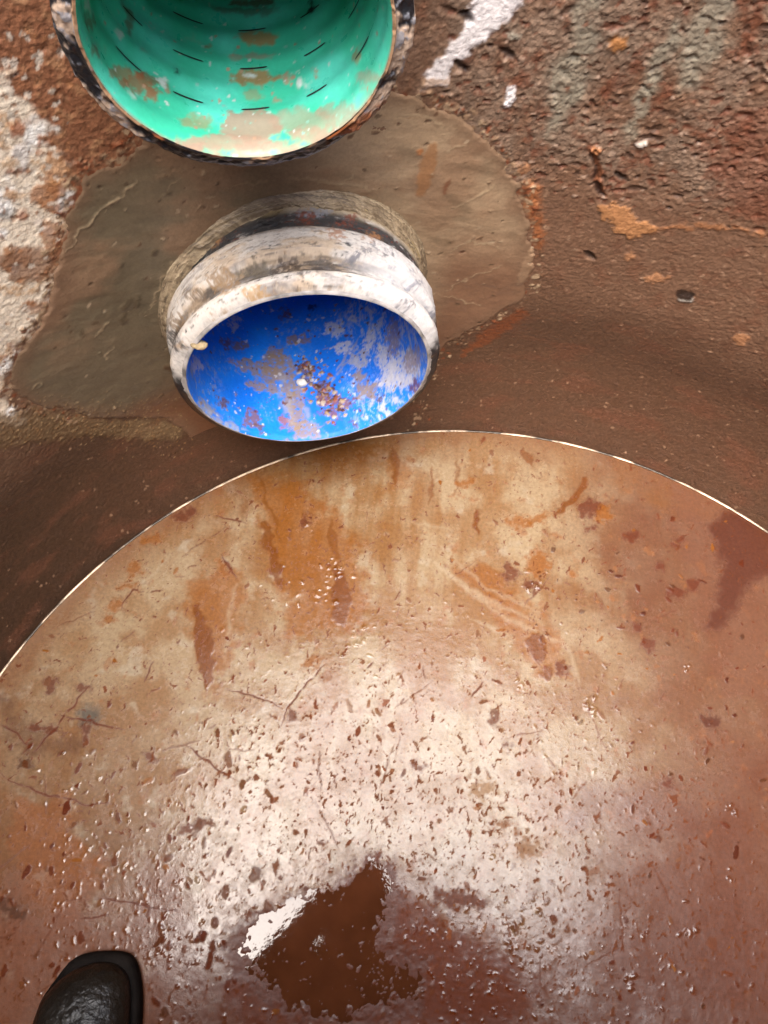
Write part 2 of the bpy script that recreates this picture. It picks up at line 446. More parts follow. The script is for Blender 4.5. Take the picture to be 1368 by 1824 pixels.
    for f1, f2, th, sd, c, a in [(170, 105, .40, 42, c_(136, 78, 50), .9), (95, 60, .46, 43, c_(136, 72, 42), .75), (300, 200, .44, 44, c_(144, 86, 56), .8), (60, 34, .52, 45, c_(150, 84, 48), .4)]:
        q = fbm((U + wx) * f1, (V + wy) * f2, 3, sd, .55)
        m = sst(th, th + (.10 if f1 > 100 else .2), q + .10 * hotz - .12 + .10 * fbm(U * 9, V * 9, 2, sd + 20))
        cv.put(allw, m * a, c, .55, .00012)
    # froth where water ran in
    for x, y, s, n in [(600, 1005, 26, 40), (945, 1038, 16, 26), (1050, 1262, 14, 20), (548, 945, 8, 10), (575, 1050, 40, 30), (925, 1225, 12, 10), (1225, 1190, 8, 8),
                       (1300, 1440, 10, 10), (1300, 1560, 12, 8), (1115, 1745, 10, 10), (640, 1140, 40, 24), (500, 1040, 40, 20), (1230, 1650, 30, 14), (130, 1390, 60, 20), (150, 1500, 70, 24), (280, 1700, 30, 22), (300, 1640, 40, 24)]:
        for _ in range(n // 2):
            u, v = on_plate(x + RNG.normal(0, s * .6), y + RNG.normal(0, s * .6))
            r = .0008 + .0022 * RNG.random() ** 2
            cv.dome(u, v, r, r * RNG.uniform(1, 2.4), RNG.uniform(0, 3), RNG.uniform(.0003, .0013), None, .05)
    for _ in range(420):
        u, v = on_plate(RNG.normal(800, 230), RNG.normal(1730, 75)); r = .0006 + .0020 * RNG.random() ** 3
        cv.dome(u, v, r * RNG.uniform(1, 2), r, RNG.uniform(0, 3), RNG.uniform(.0002, .0008), None, .08)
    for _ in range(260):
        u, v = on_plate(RNG.normal(230, 130), RNG.normal(1600, 110)); r = .0006 + .0018 * RNG.random() ** 3
        cv.dome(u, v, r, r * RNG.uniform(1, 2.2), RNG.normal(0, .5), RNG.uniform(.0002, .0008), None, .08)
    # hollow that holds the puddle
    w, m = cv.mask_poly(PUDDLE, .035, .012, 80)
    cv.h[w] += -.0008 * m
    cv.h[w] += .00018 * fbm(U[w] * 110, V[w] * 110, 3, 55, .6) * sst(0, .5, m) * sst(1, .6, m)
    cv.put(w, sst(0, .35, m) * .9, c_(112, 52, 24), .40)
    cv.h += .0005 * sst(.4, .75, fbm(U * 75, V * 75, 3, 51, .6)) * np.exp(-((U + .17) / .22) ** 2 - ((V + .01) / .075) ** 2)
    for x0, y0, sx, sy, n in [(850, 1700, 120, 90, 45), (600, 1800, 130, 50, 25), (900, 1600, 140, 60, 20)]:
        for _ in range(n):
            u, v = on_plate(RNG.normal(x0, sx), RNG.normal(y0, sy))
            r = RNG.uniform(.0015, .0045)
            cv.dome(u, v, r * RNG.uniform(1, 1.7), r * .8, RNG.uniform(0, 3), RNG.uniform(.0001, .0006), c_(120, 66, 40), .3, .5)

    # mesh: trim to the circle, snap the outer ring of vertices onto it
    r = np.hypot(U, V); Re = RP - .0030
    s = np.where(r > Re, Re / np.maximum(r, 1e-9), 1)
    h = cv.h * sst(.0, .012, Re - r)
    P = np.stack([U * s, V * s, h], -1)
    ins = r < Re
    keep = ins[:-1, :-1] | ins[1:, :-1] | ins[:-1, 1:] | ins[1:, 1:]
    root = empty('round_plate', (0, 0, 0))
    tag(root, 'large round wet plate smeared with brown mud covering the chamber floor', 'plate')
    mat = dirt_mat('wet_mud_film', grain=.22, gscale=260, bump=.6, bscale=620, bdist=.00013, spec=.26, coat=0, coat_rough=.12, rvar=.07, dry_spec=.03)
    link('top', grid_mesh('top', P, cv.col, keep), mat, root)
    met = plain_mat('worn_metal_edge', (.30, .22, .15), .34, .85, 24, .6, 160, .002, metal=.5)
    for nd in met.node_tree.nodes:
        if nd.type == 'VALTORGB': nd.color_ramp.elements[0].position, nd.color_ramp.elements[1].position = .44, .58
    link('rim', grid_mesh('rim', lathe(Up((0, 0, 0)), [(.0008, RP - .0034), (-.0006, RP - .0030), (-.0010, RP - .0018), (-.0006, RP - .0004), (.0006, RP), (.0118, RP), (.012, RP - .004)], 720), wrap=True), met, root)
    link('underside', grid_mesh('underside', lathe(Up((0, 0, 0)), [(.0125, RP - .003), (.0125, .001)], 96), wrap=True), plain_mat('plate_back', (.2, .13, .08)), root)
    return cv


PUDDLE = [(412, 1690), (440, 1650), (500, 1625), (560, 1600), (590, 1610), (640, 1560), (670, 1535), (695, 1560), (700, 1610), (690, 1680), (750, 1720), (740, 1790), (620, 1815), (500, 1790), (440, 1740)]


def build_puddle():
    xs = np.arange(-.33, .0, .0012); ys = np.arange(-.15, .12, .0012)
    cv = Canvas(xs, ys, on_plate)
    big = [(360, 1700), (400, 1620), (520, 1570), (640, 1500), (720, 1500), (760, 1600), (800, 1730), (800, 1840), (600, 1860), (400, 1830)]
    d = cv.sdf((slice(None), slice(None)), [on_plate(*p) for p in big])
    z = -.00036 - .0014 * sst(-.016, .0, d) + .00004 * fbm(cv.U * 30, cv.V * 30, 2, 5)
    ins = d < 0
    keep = ins[:-1, :-1] & ins[1:, 1:] & ins[1:, :-1] & ins[:-1, 1:]
    m, nt, b = new_mat('muddy_water')
    N, L = nt.nodes, nt.links
    tc = N.new('ShaderNodeTexCoord'); n1 = N.new('ShaderNodeTexNoise'); n1.inputs['Scale'].default_value = 25; n1.inputs['Detail'].default_value = 5
    L.new(tc.outputs['Object'], n1.inputs['Vector'])
    rp = N.new('ShaderNodeValToRGB'); e = rp.color_ramp.elements
    e[0].position = .3; e[0].color = (.040, .0120, .0045, 1); e[1].position = .75; e[1].color = (.068, .0205, .008, 1)
    L.new(n1.outputs['Fac'], rp.inputs['Fac']); L.new(rp.outputs['Color'], b.inputs['Base Color'])
    b.inputs['Roughness'].default_value = .03; b.inputs['IOR'].default_value = 1.33
    n2 = N.new('ShaderNodeTexNoise'); n2.inputs['Scale'].default_value = 140; n2.inputs['Detail'].default_value = 3
    L.new(tc.outputs['Object'], n2.inputs['Vector']); bp = N.new('ShaderNodeBump'); bp.inputs['Strength'].default_value = .5; bp.inputs['Distance'].default_value = .00012
    L.new(n2.outputs['Fac'], bp.inputs['Height']); L.new(bp.outputs['Normal'], b.inputs['Normal'])
    o = link('puddle', grid_mesh('puddle', np.stack([cv.U, cv.V, z], -1), None, keep), m)
    tag(o, 'shallow puddle of brown muddy water lying on the round plate', 'puddle', kind='structure')


# ================================================================== CHAMBER WALL + MORTAR
PATCH = [(262, 226), (230, 262), (200, 285), (142, 303), (122, 322), (132, 342), (118, 370), (106, 385), (110, 405), (98, 435), (94, 468), (90, 505), (82, 535),
         (66, 582), (42, 605), (20, 638), (10, 680), (28, 716), (70, 728), (130, 742), (220, 750), (300, 752), (350, 790), (560, 800), (720, 740), (775, 650), (800, 612), (862, 580),
         (932, 540), (954, 492), (958, 458), (950, 400), (930, 330), (902, 282), (862, 236), (832, 206), (780, 180), (730, 166), (690, 155), (560, 110), (380, 120)]


def cyl_points(S, Z, h):
    bench = .037 * np.clip((.15 - Z) / .15, 0, 1.1) ** 1.7       # mud and mortar banked against the foot of the wall
    th = S / RW; r = RW - h - bench
    return np.stack([r * np.sin(th), r * np.cos(th), Z], -1)


def build_wall():
    K = .76
    c_ = lambda *c: lin(c, K)
    half = math.pi * RW
    ss = span(-half, -.80, .42, half, .0013, .03); ss = ss[(ss > -half) & (ss < half)]
    ss = np.concatenate([[-half], ss, [half]])
    zs = span(-.012, -.012, .66, ZG, .0013, .03); zs = np.concatenate([zs[(zs >= -.0121) & (zs < ZG)], [ZG]])
    cv = Canvas(ss, zs, on_wall)
    U, V = cv.U, cv.V
    big = fbm(U * 5, V * 5, 4, 61); mid = fbm(U * 18, V * 18, 5, 62, .55); fine = fbm(U * 75, V * 75, 4, 63, .6); vfine = fbm(U * 210, V * 210, 3, 64, .6)
    brown, grey, redb, dark = c_(122, 90, 69), c_(138, 113, 93), c_(114, 67, 46), c_(84, 58, 43)
    col = np.broadcast_to(brown, U.shape + (3,)).copy()
    def mixin(c, m): col[:] += (c - col) * np.clip(m, 0, 1)[..., None]
    up = sst(.36, .41, V + .02 * big + .012 * mid) * sst(-.16, -.10, U)          # rough upper right
    mixin(grey, up * sst(-.5, .3, mid + .4 * fine) * .95)
    mixin(redb, sst(.05, .55, fbm(U * 40, V * 40, 5, 66, .65) + .15 * big) * (.35 + .5 * up))
    mixin(c_(172, 138, 110), sst(.35, .8, fbm(U * 120, V * 120, 3, 67, .6)) * .7)
    mixin(dark, sst(.3, .75, fbm(U * 100, V * 100, 4, 68, .6)) * .6)
    low = sst(.27, .16, V + .03 * big + .015 * mid)
    mixin(c_(84, 58, 42), low * .85)
    mixin(c_(66, 46, 33), sst(-.34, -.62, U) * sst(.22, .10, V + .02 * mid) * .8)  # lower left corner: dark mud with shade put into its tone
    mixin(c_(104, 66, 48), low * sst(.0, .5, fbm(U * 12, V * 30, 4, 69)) * .6)
    # upper left: crumbly brown render
    ul = sst(-.24, -.30, U) * sst(.33, .45, V + .05 * mid)
    mixin(c_(150, 98, 68), ul * .85)
    mixin(c_(186, 138, 98), ul * sst(.1, .6, fine + .3 * mid) * .7)
    mixin(c_(112, 92, 76), up * sst(.0, .5, fbm(U * 60, V * 8, 4, 74)) * .5)
    mixin(c_(92, 58, 38), np.maximum(sst(.64, .76, V + .03 * mid), np.maximum(sst(.42, .52, U), sst(-.80, -.95, U))) * .92)   # unseen rest of the ring browned, so the plate mirrors less grey
    cv.col[..., :3] = col
    cv.col[..., 3] = np.clip(.50 + .14 * fine - .08 * low, .2, .9)
    rough = .25 + .62 * up + .3 * ul
    lump = fbm(U * 150, V * 120, 4, 71, .65)
    cv.h += rough * (.00020 * lump + .00018 * np.abs(fbm(U * 70, V * 60, 3, 72)) + .0004 * vfine) + .0008 * mid + .00028 * vfine
    jit = RNG.normal(0, 1, U.shape).astype(np.float32)
    cv.h += jit * (.00010 + .00018 * np.clip(rough, 0, 1.2))
    cv.col[..., :3] *= (1 + .13 * np.clip(RNG.normal(0, 1, U.shape), -2, 2) * (.4 + .6 * np.clip(rough, 0, 1)))[..., None]
    # pits and grains of the rough concrete
    for _ in range(3200):
        u, v = RNG.uniform(-.12, .40), RNG.uniform(.36, .66)
        r = .0007 + .0026 * RNG.random() ** 2.5
        if RNG.random() < .6: cv.dome(u, v, r * RNG.uniform(1, 2.5), r, RNG.normal(0, .5), -RNG.uniform(.0005, .0018), dark if RNG.random() < .5 else redb, .6, .8)
        else: cv.dome(u, v, r * 1.2, r, 0, RNG.uniform(.0004, .0013), c_(176, 148, 126) if RNG.random() < .25 else None, .5, .6)
    for _ in range(1800):
        u, v = RNG.uniform(-.8, .42), RNG.uniform(.0, .4)
        r = RNG.uniform(.0007, .0022)
        cv.dome(u, v, r, r, 0, RNG.uniform(-.0012, .0012), [dark, c_(160, 124, 96), None][RNG.integers(3)], .5, .6)

    # pale cement at the left
    pal = [(-260, 60), (-40, 130), (10, 130), (50, 205), (100, 260), (128, 300), (118, 372), (104, 430), (96, 470), (84, 545), (50, 598), (14, 640), (4, 690), (26, 726), (40, 748), (-10, 766), (-120, 800), (-300, 800)]
    w, m = cv.mask_poly(pal, .012, .016, 45)
    n1 = fbm(U[w] * 26, V[w] * 26, 5, 81, .6); n2 = fbm(U[w] * 130, V[w] * 130, 4, 82, .65); cv.h[w] *= 1 - .6 * m
    cv.put(w, m, c_(240, 222, 196), .8)
    cv.put(w, m * sst(.05, .45, n1 + .35 * n2) * .8, c_(204, 162, 118), .7)
    cv.put(w, m * sst(.32, .6, n1 + .3 * n2) * .75, c_(160, 106, 72), .7)
    cv.put(w, m * sst(.10, .5, fbm(U[w] * 34, V[w] * 34, 4, 83)) * .85, c_(255, 252, 244), .85)
    cv.put(w, m * sst(.45, .8, n2) * .6, c_(140, 100, 74), .7)
    cv.h[w] += m * (.0003 * n2 + .0006 * n1 + .0004 + .00012 * RNG.normal(0, 1, m.shape))
    for x, y, rx, ry, c in [(34, 228, 15, 15, c_(160, 88, 50)), (10, 382, 10, 8, c_(60, 46, 32)), (70, 255, 8, 16, c_(168, 104, 66)), (28, 305, 20, 8, c_(140, 80, 52)), (50, 470, 52, 34, c_(142, 96, 64)),
                            (90, 420, 20, 30, c_(170, 118, 78)), (85, 345, 30, 30, c_(170, 112, 70)), (14, 350, 24, 8, c_(178, 128, 76)), (40, 380, 8, 9, c_(170, 110, 80)), (72, 392, 8, 7, c_(232, 214, 196)), (60, 545, 26, 10, c_(160, 112, 78)),
                            (20, 460, 40, 16, c_(150, 104, 70)), (100, 300, 22, 28, c_(196, 140, 90)), (40, 275, 14, 26, c_(222, 214, 206))]:
        cv.spot(x, y, rx, ry, c, .7, .0004, a=.8, soft=.005, warp=.006, wf=90)
    for _ in range(500):
        u, v = on_wall(RNG.uniform(-120, 130), RNG.uniform(60, 760))
        r = RNG.uniform(.0008, .003)
        cv.dome(u, v, r * 1.3, r, RNG.uniform(0, 3), RNG.uniform(-.0007, .0004), [c_(150, 106, 76), c_(170, 116, 76), c_(226, 212, 192), None][RNG.integers(4)], .7, .7)
    # sandy band under it
    cv.poly([(-40, 748), (60, 726), (200, 748), (330, 752), (300, 775), (120, 782), (-40, 800)], c_(128, 102, 70), .75, .0012, a=.8, soft=.014, warp=.012, wf=70)
    for _ in range(700):
        u, v = on_wall(RNG.uniform(-20, 340), RNG.normal(762, 18))
        r = RNG.uniform(.0005, .0013); cv.dome(u, v, r, r, 0, RNG.uniform(.0002, .0008), [c_(178, 146, 104), c_(110, 78, 50), c_(150, 110, 70)][RNG.integers(3)], .5, .8)
    # white splashes and mineral runs at the right
    wh = c_(236, 226, 220)
    w, m = cv.mask_poly([(846, -60), (960, -60), (928, 4), (905, 34), (872, 60), (838, 94), (804, 124), (800, 150), (750, 156), (757, 134), (790, 96), (816, 60), (836, 28)], .012, .003, 90)
    cv.h[w] *= 1 - .72 * m
    cv.poly([(846, -60), (960, -60), (928, 4), (905, 34), (872, 60), (838, 94), (804, 124), (800, 150), (750, 156), (757, 134), (790, 96), (816, 60), (836, 28)], wh, .75, .0006, soft=.004, warp=.005, wf=90)
    cv.poly([(745, 158), (800, 150), (797, 138), (757, 140)], c_(206, 166, 130), .7, .0005, a=.7, soft=.004, warp=.004)
    cv.spot(908, 172, 8, 20, wh, .75, .0006, rot=12, soft=.003, warp=.004)
    cv.spot(1140, 257, 9, 4, c_(214, 200, 184), .5, .002); cv.spot(915, 62, 10, 6, c_(170, 160, 140), .5, .001)
    for pts, wd in [([(1060, -20), (1030, 80), (1000, 170), (985, 240)], .022), ([(1290, -30), (1260, 70), (1215, 160)], .024), ([(1210, 40), (1150, 170), (1120, 250)], .014)]:
        cv.line(pts, wd, c_(146, 138, 118), .6, a=.7, warp=.010, wf=40, brk=.2)
    cv.poly([(1290, 210), (1400, 170), (1400, 400), (1340, 400), (1290, 350), (1260, 290)], c_(118, 66, 44), .6, a=.6, soft=.02, warp=.02, wf=60)
    cv.spot(1100, 78, 16, 14, c_(186, 120, 56), .6, .001, a=.7)
    cv.poly([(1062, 372), (1090, 362), (1122, 372), (1128, 390), (1165, 400), (1170, 412), (1120, 425), (1095, 405)], c_(192, 134, 86), .6, .0012, a=.85, soft=.004, warp=.007)
    cv.line([(1160, 406), (1250, 402), (1370, 416)], .008, c_(170, 112, 70), .6, .001, a=.6, warp=.008, wf=60, brk=.4)
    cv.line([(1056, 262), (1064, 300), (1060, 325), (1078, 350)], .007, c_(52, 26, 14), .6, -.003, warp=.003, wf=80)
    cv.line([(1052, 262), (1068, 300), (1066, 325), (1084, 352)], .004, c_(150, 92, 60), .6, .002, a=.7, warp=.003, wf=80)
    cv.spot(1062, 268, 7, 9, c_(176, 118, 76), .6, .003)
    for x, y in [(820, 118), (905, 95), (1050, 455), (830, 30), (1105, 315)]:
        cv.line([(x - 10, y - 8), (x, y), (x + 12, y + 8)], .006, c_(40, 24, 16), .6, -.003, a=.9)
    cv.spot(1222, 532, 14, 7, c_(150, 140, 128), .45, .0018, soft=.004, warp=.003); cv.spot(1222, 526, 18, 8, c_(50, 36, 28), .5, -.001, soft=.004)
    for x, y, rx, ry in [(1170, 496, 22, 8), (1320, 604, 16, 10), (1120, 455, 10, 6), (860, 330, 10, 8), (945, 350, 12, 34), (935, 300, 12, 8)]:
        cv.spot(x, y, rx, ry, c_(182, 128, 88), .6, .0008, a=.75, soft=.004, warp=.006)
    cv.poly([(930, 330), (958, 335), (968, 420), (960, 450), (945, 400)], c_(158, 92, 50), .5, .0008, a=.75, soft=.01, warp=.008)
    cv.poly([(860, 590), (930, 548), (940, 560), (880, 606), (820, 630)], c_(128, 66, 34), .45, a=.7, soft=.01, warp=.008)
    # crumbs along the edge of the mortar
    Q = np.array(PATCH, float)
    for i in range(len(Q)):
        a, b = Q[i], Q[(i + 1) % len(Q)]
        if max(a[1], b[1]) > 745 or min(a[1], b[1]) < 150: continue
        n = int(np.hypot(*(b - a)) * .55)
        for _ in range(n):
            q = a + (b - a) * RNG.random() + RNG.normal(0, 9, 2)
            u, v = on_wall(*q); r = .0006 + .0024 * RNG.random() ** 2.5
            cv.dome(u, v, r * RNG.uniform(1, 1.6), r, RNG.uniform(0, 3), RNG.uniform(.0003, .0014), [c_(150, 120, 92), c_(110, 78, 56), c_(178, 150, 118), c_(128, 70, 42)][RNG.integers(4)], .5, .85)
    # flatten under the mortar
    w, m = cv.mask_poly(PATCH, .012, .004, 60)
    cv.h[w] *= 1 - m
    return cv


def build_mortar(wcv):
    K = .76
    c_ = lambda *c: lin(c, K)
    us = np.arange(-.62, .03, .0012); vs = np.arange(.08, .56, .0012)
    cv = Canvas(us, vs, on_wall)
    U, V = cv.U, cv.V
    allw = (slice(None), slice(None))
    d = cv.sdf(allw, [on_wall(*p) for p in PATCH])
    d = d + .0075 * fbm(U * 38, V * 38, 5, 91, .65)
    m = sst(.001, -.007, d)
    ang = .35
    A = U * math.cos(ang) - V * math.sin(ang); B = U * math.sin(ang) + V * math.cos(ang)
    tro = fbm(A * 12, B * 60, 5, 92, .55); mid = fbm(U * 14, V * 14, 4, 93); fine = fbm(U * 90, V * 90, 4, 94, .6)
    olive, lightc, warm = c_(110, 97, 76), c_(174, 147, 116), c_(152, 118, 90)
    t = sst(-.44, -.12, U + .05 * mid + .03 * tro)
    col = olive + (lightc - olive) * t[..., None]
    def mixin(c, mm): col[:] += (c - col) * np.clip(mm, 0, 1)[..., None]
    mixin(warm, sst(-.1, .5, mid + .3 * tro) * .7 * sst(.25, .36, V))
    mixin(c_(182, 156, 122), sst(.2, .7, tro) * .25 * t)
    mixin(c_(98, 82, 62), sst(.2, .7, fbm(A * 20, B * 50, 4, 95)) * .45)
    mixin(c_(120, 78, 54), sst(.20, .12, V + .03 * mid) * .9)
    mixin(c_(122, 82, 60), sst(-.12, -.08, U + .01 * mid) * sst(.34, .25, V + .02 * mid) * .8)
    mixin(c_(122, 93, 71), sst(-.028, .0, d + .006 * mid) * .85)
    cv.col[..., :3] = col
    cv.col[..., 3] = np.clip(.42 + .12 * mid + .08 * fine, .2, .8)
    cv.h += .0002 * tro + .0012 * mid + .00012 * fine + .00010 * fbm(A * 30, B * 120, 3, 96, .5)
    for pts, wd, hh in [([(246, 318), (215, 348), (168, 382), (110, 448)], .004, .0022), ([(240, 325), (190, 372)], .003, .0015), ([(195, 570), (170, 598)], .003, .0014), ([(185, 640), (200, 615)], .005, .001),
                        ([(355, 360), (345, 375)], .004, .002), ([(880, 330), (835, 360), (800, 368)], .0035, .0012), ([(900, 470), (820, 500), (790, 520)], .003, .0009), ([(780, 520), (860, 545)], .003, .0008),
                        ([(700, 210), (760, 205), (800, 240)], .003, .0009), ([(640, 300), (600, 330)], .003, .0008), ([(330, 300), (300, 340)], .003, .0009), ([(60, 690), (75, 680)], .006, .002), ([(830, 250), (790, 270)], .003, .001),
                        ([(260, 560), (300, 480), (340, 430)], .004, .0007), ([(900, 440), (840, 430), (790, 450)], .003, .0007), ([(400, 330), (560, 318), (700, 340)], .004, .0006)]:
        cv.line(pts, wd * .62, c_(182, 158, 124), .6, hh * .42, a=.6, warp=.005, wf=90, brk=.3)
    for x, y, rx, ry, c in [(795, 330, 3, 13, c_(120, 62, 34)), (748, 268, 5, 6, c_(190, 112, 50)), (275, 448, 5, 9, c_(70, 52, 34)), (145, 590, 7, 4, c_(70, 54, 38)), (215, 470, 4, 4, c_(60, 46, 32)),
                            (225, 540, 6, 16, c_(84, 70, 52)), (245, 535, 4, 12, c_(84, 70, 52)), (220, 568, 6, 10, c_(80, 66, 48)), (300, 345, 3, 4, c_(70, 50, 34)), (760, 300, 14, 50, c_(168, 116, 72)),
                            (940, 470, 10, 40, c_(166, 134, 104)), (330, 660, 40, 8, c_(92, 66, 46)), (720, 560, 10, 30, c_(122, 82, 60))]:
        cv.spot(x, y, rx, ry, c, .5, .0006, rot=random.uniform(10, 40), a=.7, soft=.004, warp=.003)
    for _ in range(420):
        u, v = RNG.uniform(-.6, .02), RNG.uniform(.12, .5); r = RNG.uniform(.0006, .002)
        cv.dome(u, v, r * RNG.uniform(1, 2.2), r, RNG.normal(.3, .5), RNG.uniform(-.0012, .0012), [c_(84, 64, 46), c_(92, 60, 40), c_(180, 156, 126), None][RNG.integers(4)], .5, .75)
    # sandy toe of the patch
    for _ in range(500):
        u, v = on_wall(RNG.uniform(20, 330), RNG.normal(735, 14)); r = RNG.uniform(.0005, .0012)
        cv.dome(u, v, r, r, 0, RNG.uniform(.0002, .0007), [c_(170, 140, 100), c_(110, 82, 54)][RNG.integers(2)], .5, .7)
    h = (.0011 + .0004 * fbm(U * 40, V * 40, 3, 97) + .00005 * RNG.normal(0, 1, m.shape)) * m + cv.h * m - .0025 * (1 - m)
    P = cyl_points(U, V, h)
    # leave the pipe bore open
    rel = P - BLUE.c
    rr = np.linalg.norm(rel - (rel @ BLUE.n)[..., None] * BLUE.n, axis=-1)
    ok = (d < .003) & (rr > .1122)
    keep = ok[:-1, :-1] & ok[1:, 1:] & ok[1:, :-1] & ok[:-1, 1:]
    root = empty('mortar_patch', cyl_points(np.array(-.25), np.array(.2), np.array(0.)))
    tag(root, 'wide smooth patch of damp grey brown mortar around the blue-lined pipe', 'mortar')
    link('smear', grid_mesh('smear', P, cv.col, keep), dirt_mat('damp_mortar', .16, 320, .35, 420, .0008, .45, 0, rvar=.1), root)
    # fillet hugging the pipe
    phi = np.linspace(0, 2 * math.pi, 720, endpoint=False); t = np.linspace(0, 1, 60)
    fr = Canvas(phi * .12, t * .03, None)
    PH = phi[:, None] + 0 * t[None]; TT = t[None] + 0 * phi[:, None]
    n = fbm(np.cos(PH) * 4 + 9, np.sin(PH) * 4 + TT * 1.2, 4, 98, .6); n2 = fbm(np.cos(PH) * 24 + 30, np.sin(PH) * 24 + TT * 4, 4, 99, .6)
    # wall depth along the pipe at that angle
    base = BLUE.pt(PH, .128, np.zeros_like(PH))
    rad = np.hypot(base[..., 0], base[..., 1])
    dirr = -BLUE.n
    a = dirr[0] ** 2 + dirr[1] ** 2; b = 2 * (base[..., 0] * dirr[0] + base[..., 1] * dirr[1]); c = rad ** 2 - (RW - .004) ** 2
    sw = (-b + np.sqrt(b * b - 4 * a * c)) / (2 * a)
    s0 = np.minimum(.086 + .006 * n + .003 * n2, sw - .004)
    S = s0 + (sw + .006 - s0) * TT ** .9
    Rr = .1185 + .0040 * sst(0, .12, TT) + .006 * sst(.1, .8, TT) + .011 * np.clip(-np.sin(PH) * 1.3, 0, 1) * sst(-.3, .7, TT) + .007 * sst(.85, 1, TT) ** 2 + .0012 * n2 + .0012 * n * TT
    step = .0016 * fbm(np.cos(PH) * 3 + 50, np.sin(PH) * 3 + TT * 9, 4, 104, .6)
    Pc = BLUE.pt(PH, Rr + step, S)
    cc = np.zeros(PH.shape + (4,)); cc[..., 3] = .55
    n4 = fbm(np.cos(PH) * 5 + 70, np.sin(PH) * 5 + TT * 16, 5, 105, .65)
    Pc += (-BLUE.n * (.0006 * n4)[..., None])
    g = sst(-.3, .5, n2 + .5 * n + .6 * n4)[..., None]
    cc[..., :3] = c_(158, 138, 110) * (1 - g) + c_(116, 98, 76) * g
    k = (sst(.25, .6, fbm(np.cos(PH) * 30 + 5, np.sin(PH) * 30 + TT * 10, 4, 100, .6)) * .7)[..., None]
    cc[..., :3] = cc[..., :3] * (1 - k) + c_(84, 66, 46) * k
    k2 = (sst(.2, .5, n4) * .7)[..., None]; cc[..., :3] = cc[..., :3] * (1 - k2) + c_(72, 60, 48) * k2
    k3 = (sst(.25, .5, -n4) * .6)[..., None]; cc[..., :3] = cc[..., :3] * (1 - k3) + c_(206, 186, 152) * k3
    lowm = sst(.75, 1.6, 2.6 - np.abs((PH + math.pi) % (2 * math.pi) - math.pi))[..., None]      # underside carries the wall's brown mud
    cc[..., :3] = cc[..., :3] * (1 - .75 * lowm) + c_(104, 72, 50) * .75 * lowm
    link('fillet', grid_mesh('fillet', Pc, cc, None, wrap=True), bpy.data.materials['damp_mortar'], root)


def finish_wall(cv):
    P = cyl_points(cv.U, cv.V, cv.h)
    def clear(fr, r):
        rel = P - fr.c
        al = rel @ fr.n
        rr = np.linalg.norm(rel - al[..., None] * fr.n, axis=-1)
        return (rr > r) | (P[..., 1] < 0)
    ok = clear(BLUE, .1122) & clear(GREEN, .078)
    keep = ok[:-1, :-1] & ok[1:, 1:] & ok[1:, :-1] & ok[:-1, 1:]
    root = empty('chamber_wall', (0, 0, -.012))
    tag(root, 'curved concrete manhole wall, pale at left and rough muddy brown at right', 'wall')
    link('inner_face', grid_mesh('inner_face', P, cv.col, keep), dirt_mat('muddy_concrete', .28, 240, .6, 330, .0014, .4, 0, rvar=.1), root)
    conc = plain_mat('plain_concrete', (.36, .31, .26), .85, .2, 30, .5, 120, .003)
    link('top_edge', grid_mesh('top_edge', lathe(Up((0, 0, 0)), [(-ZG, RW), (-ZG - .004, RW + .004), (-ZG - .004, RW + .09)], 160), wrap=True), conc, root)


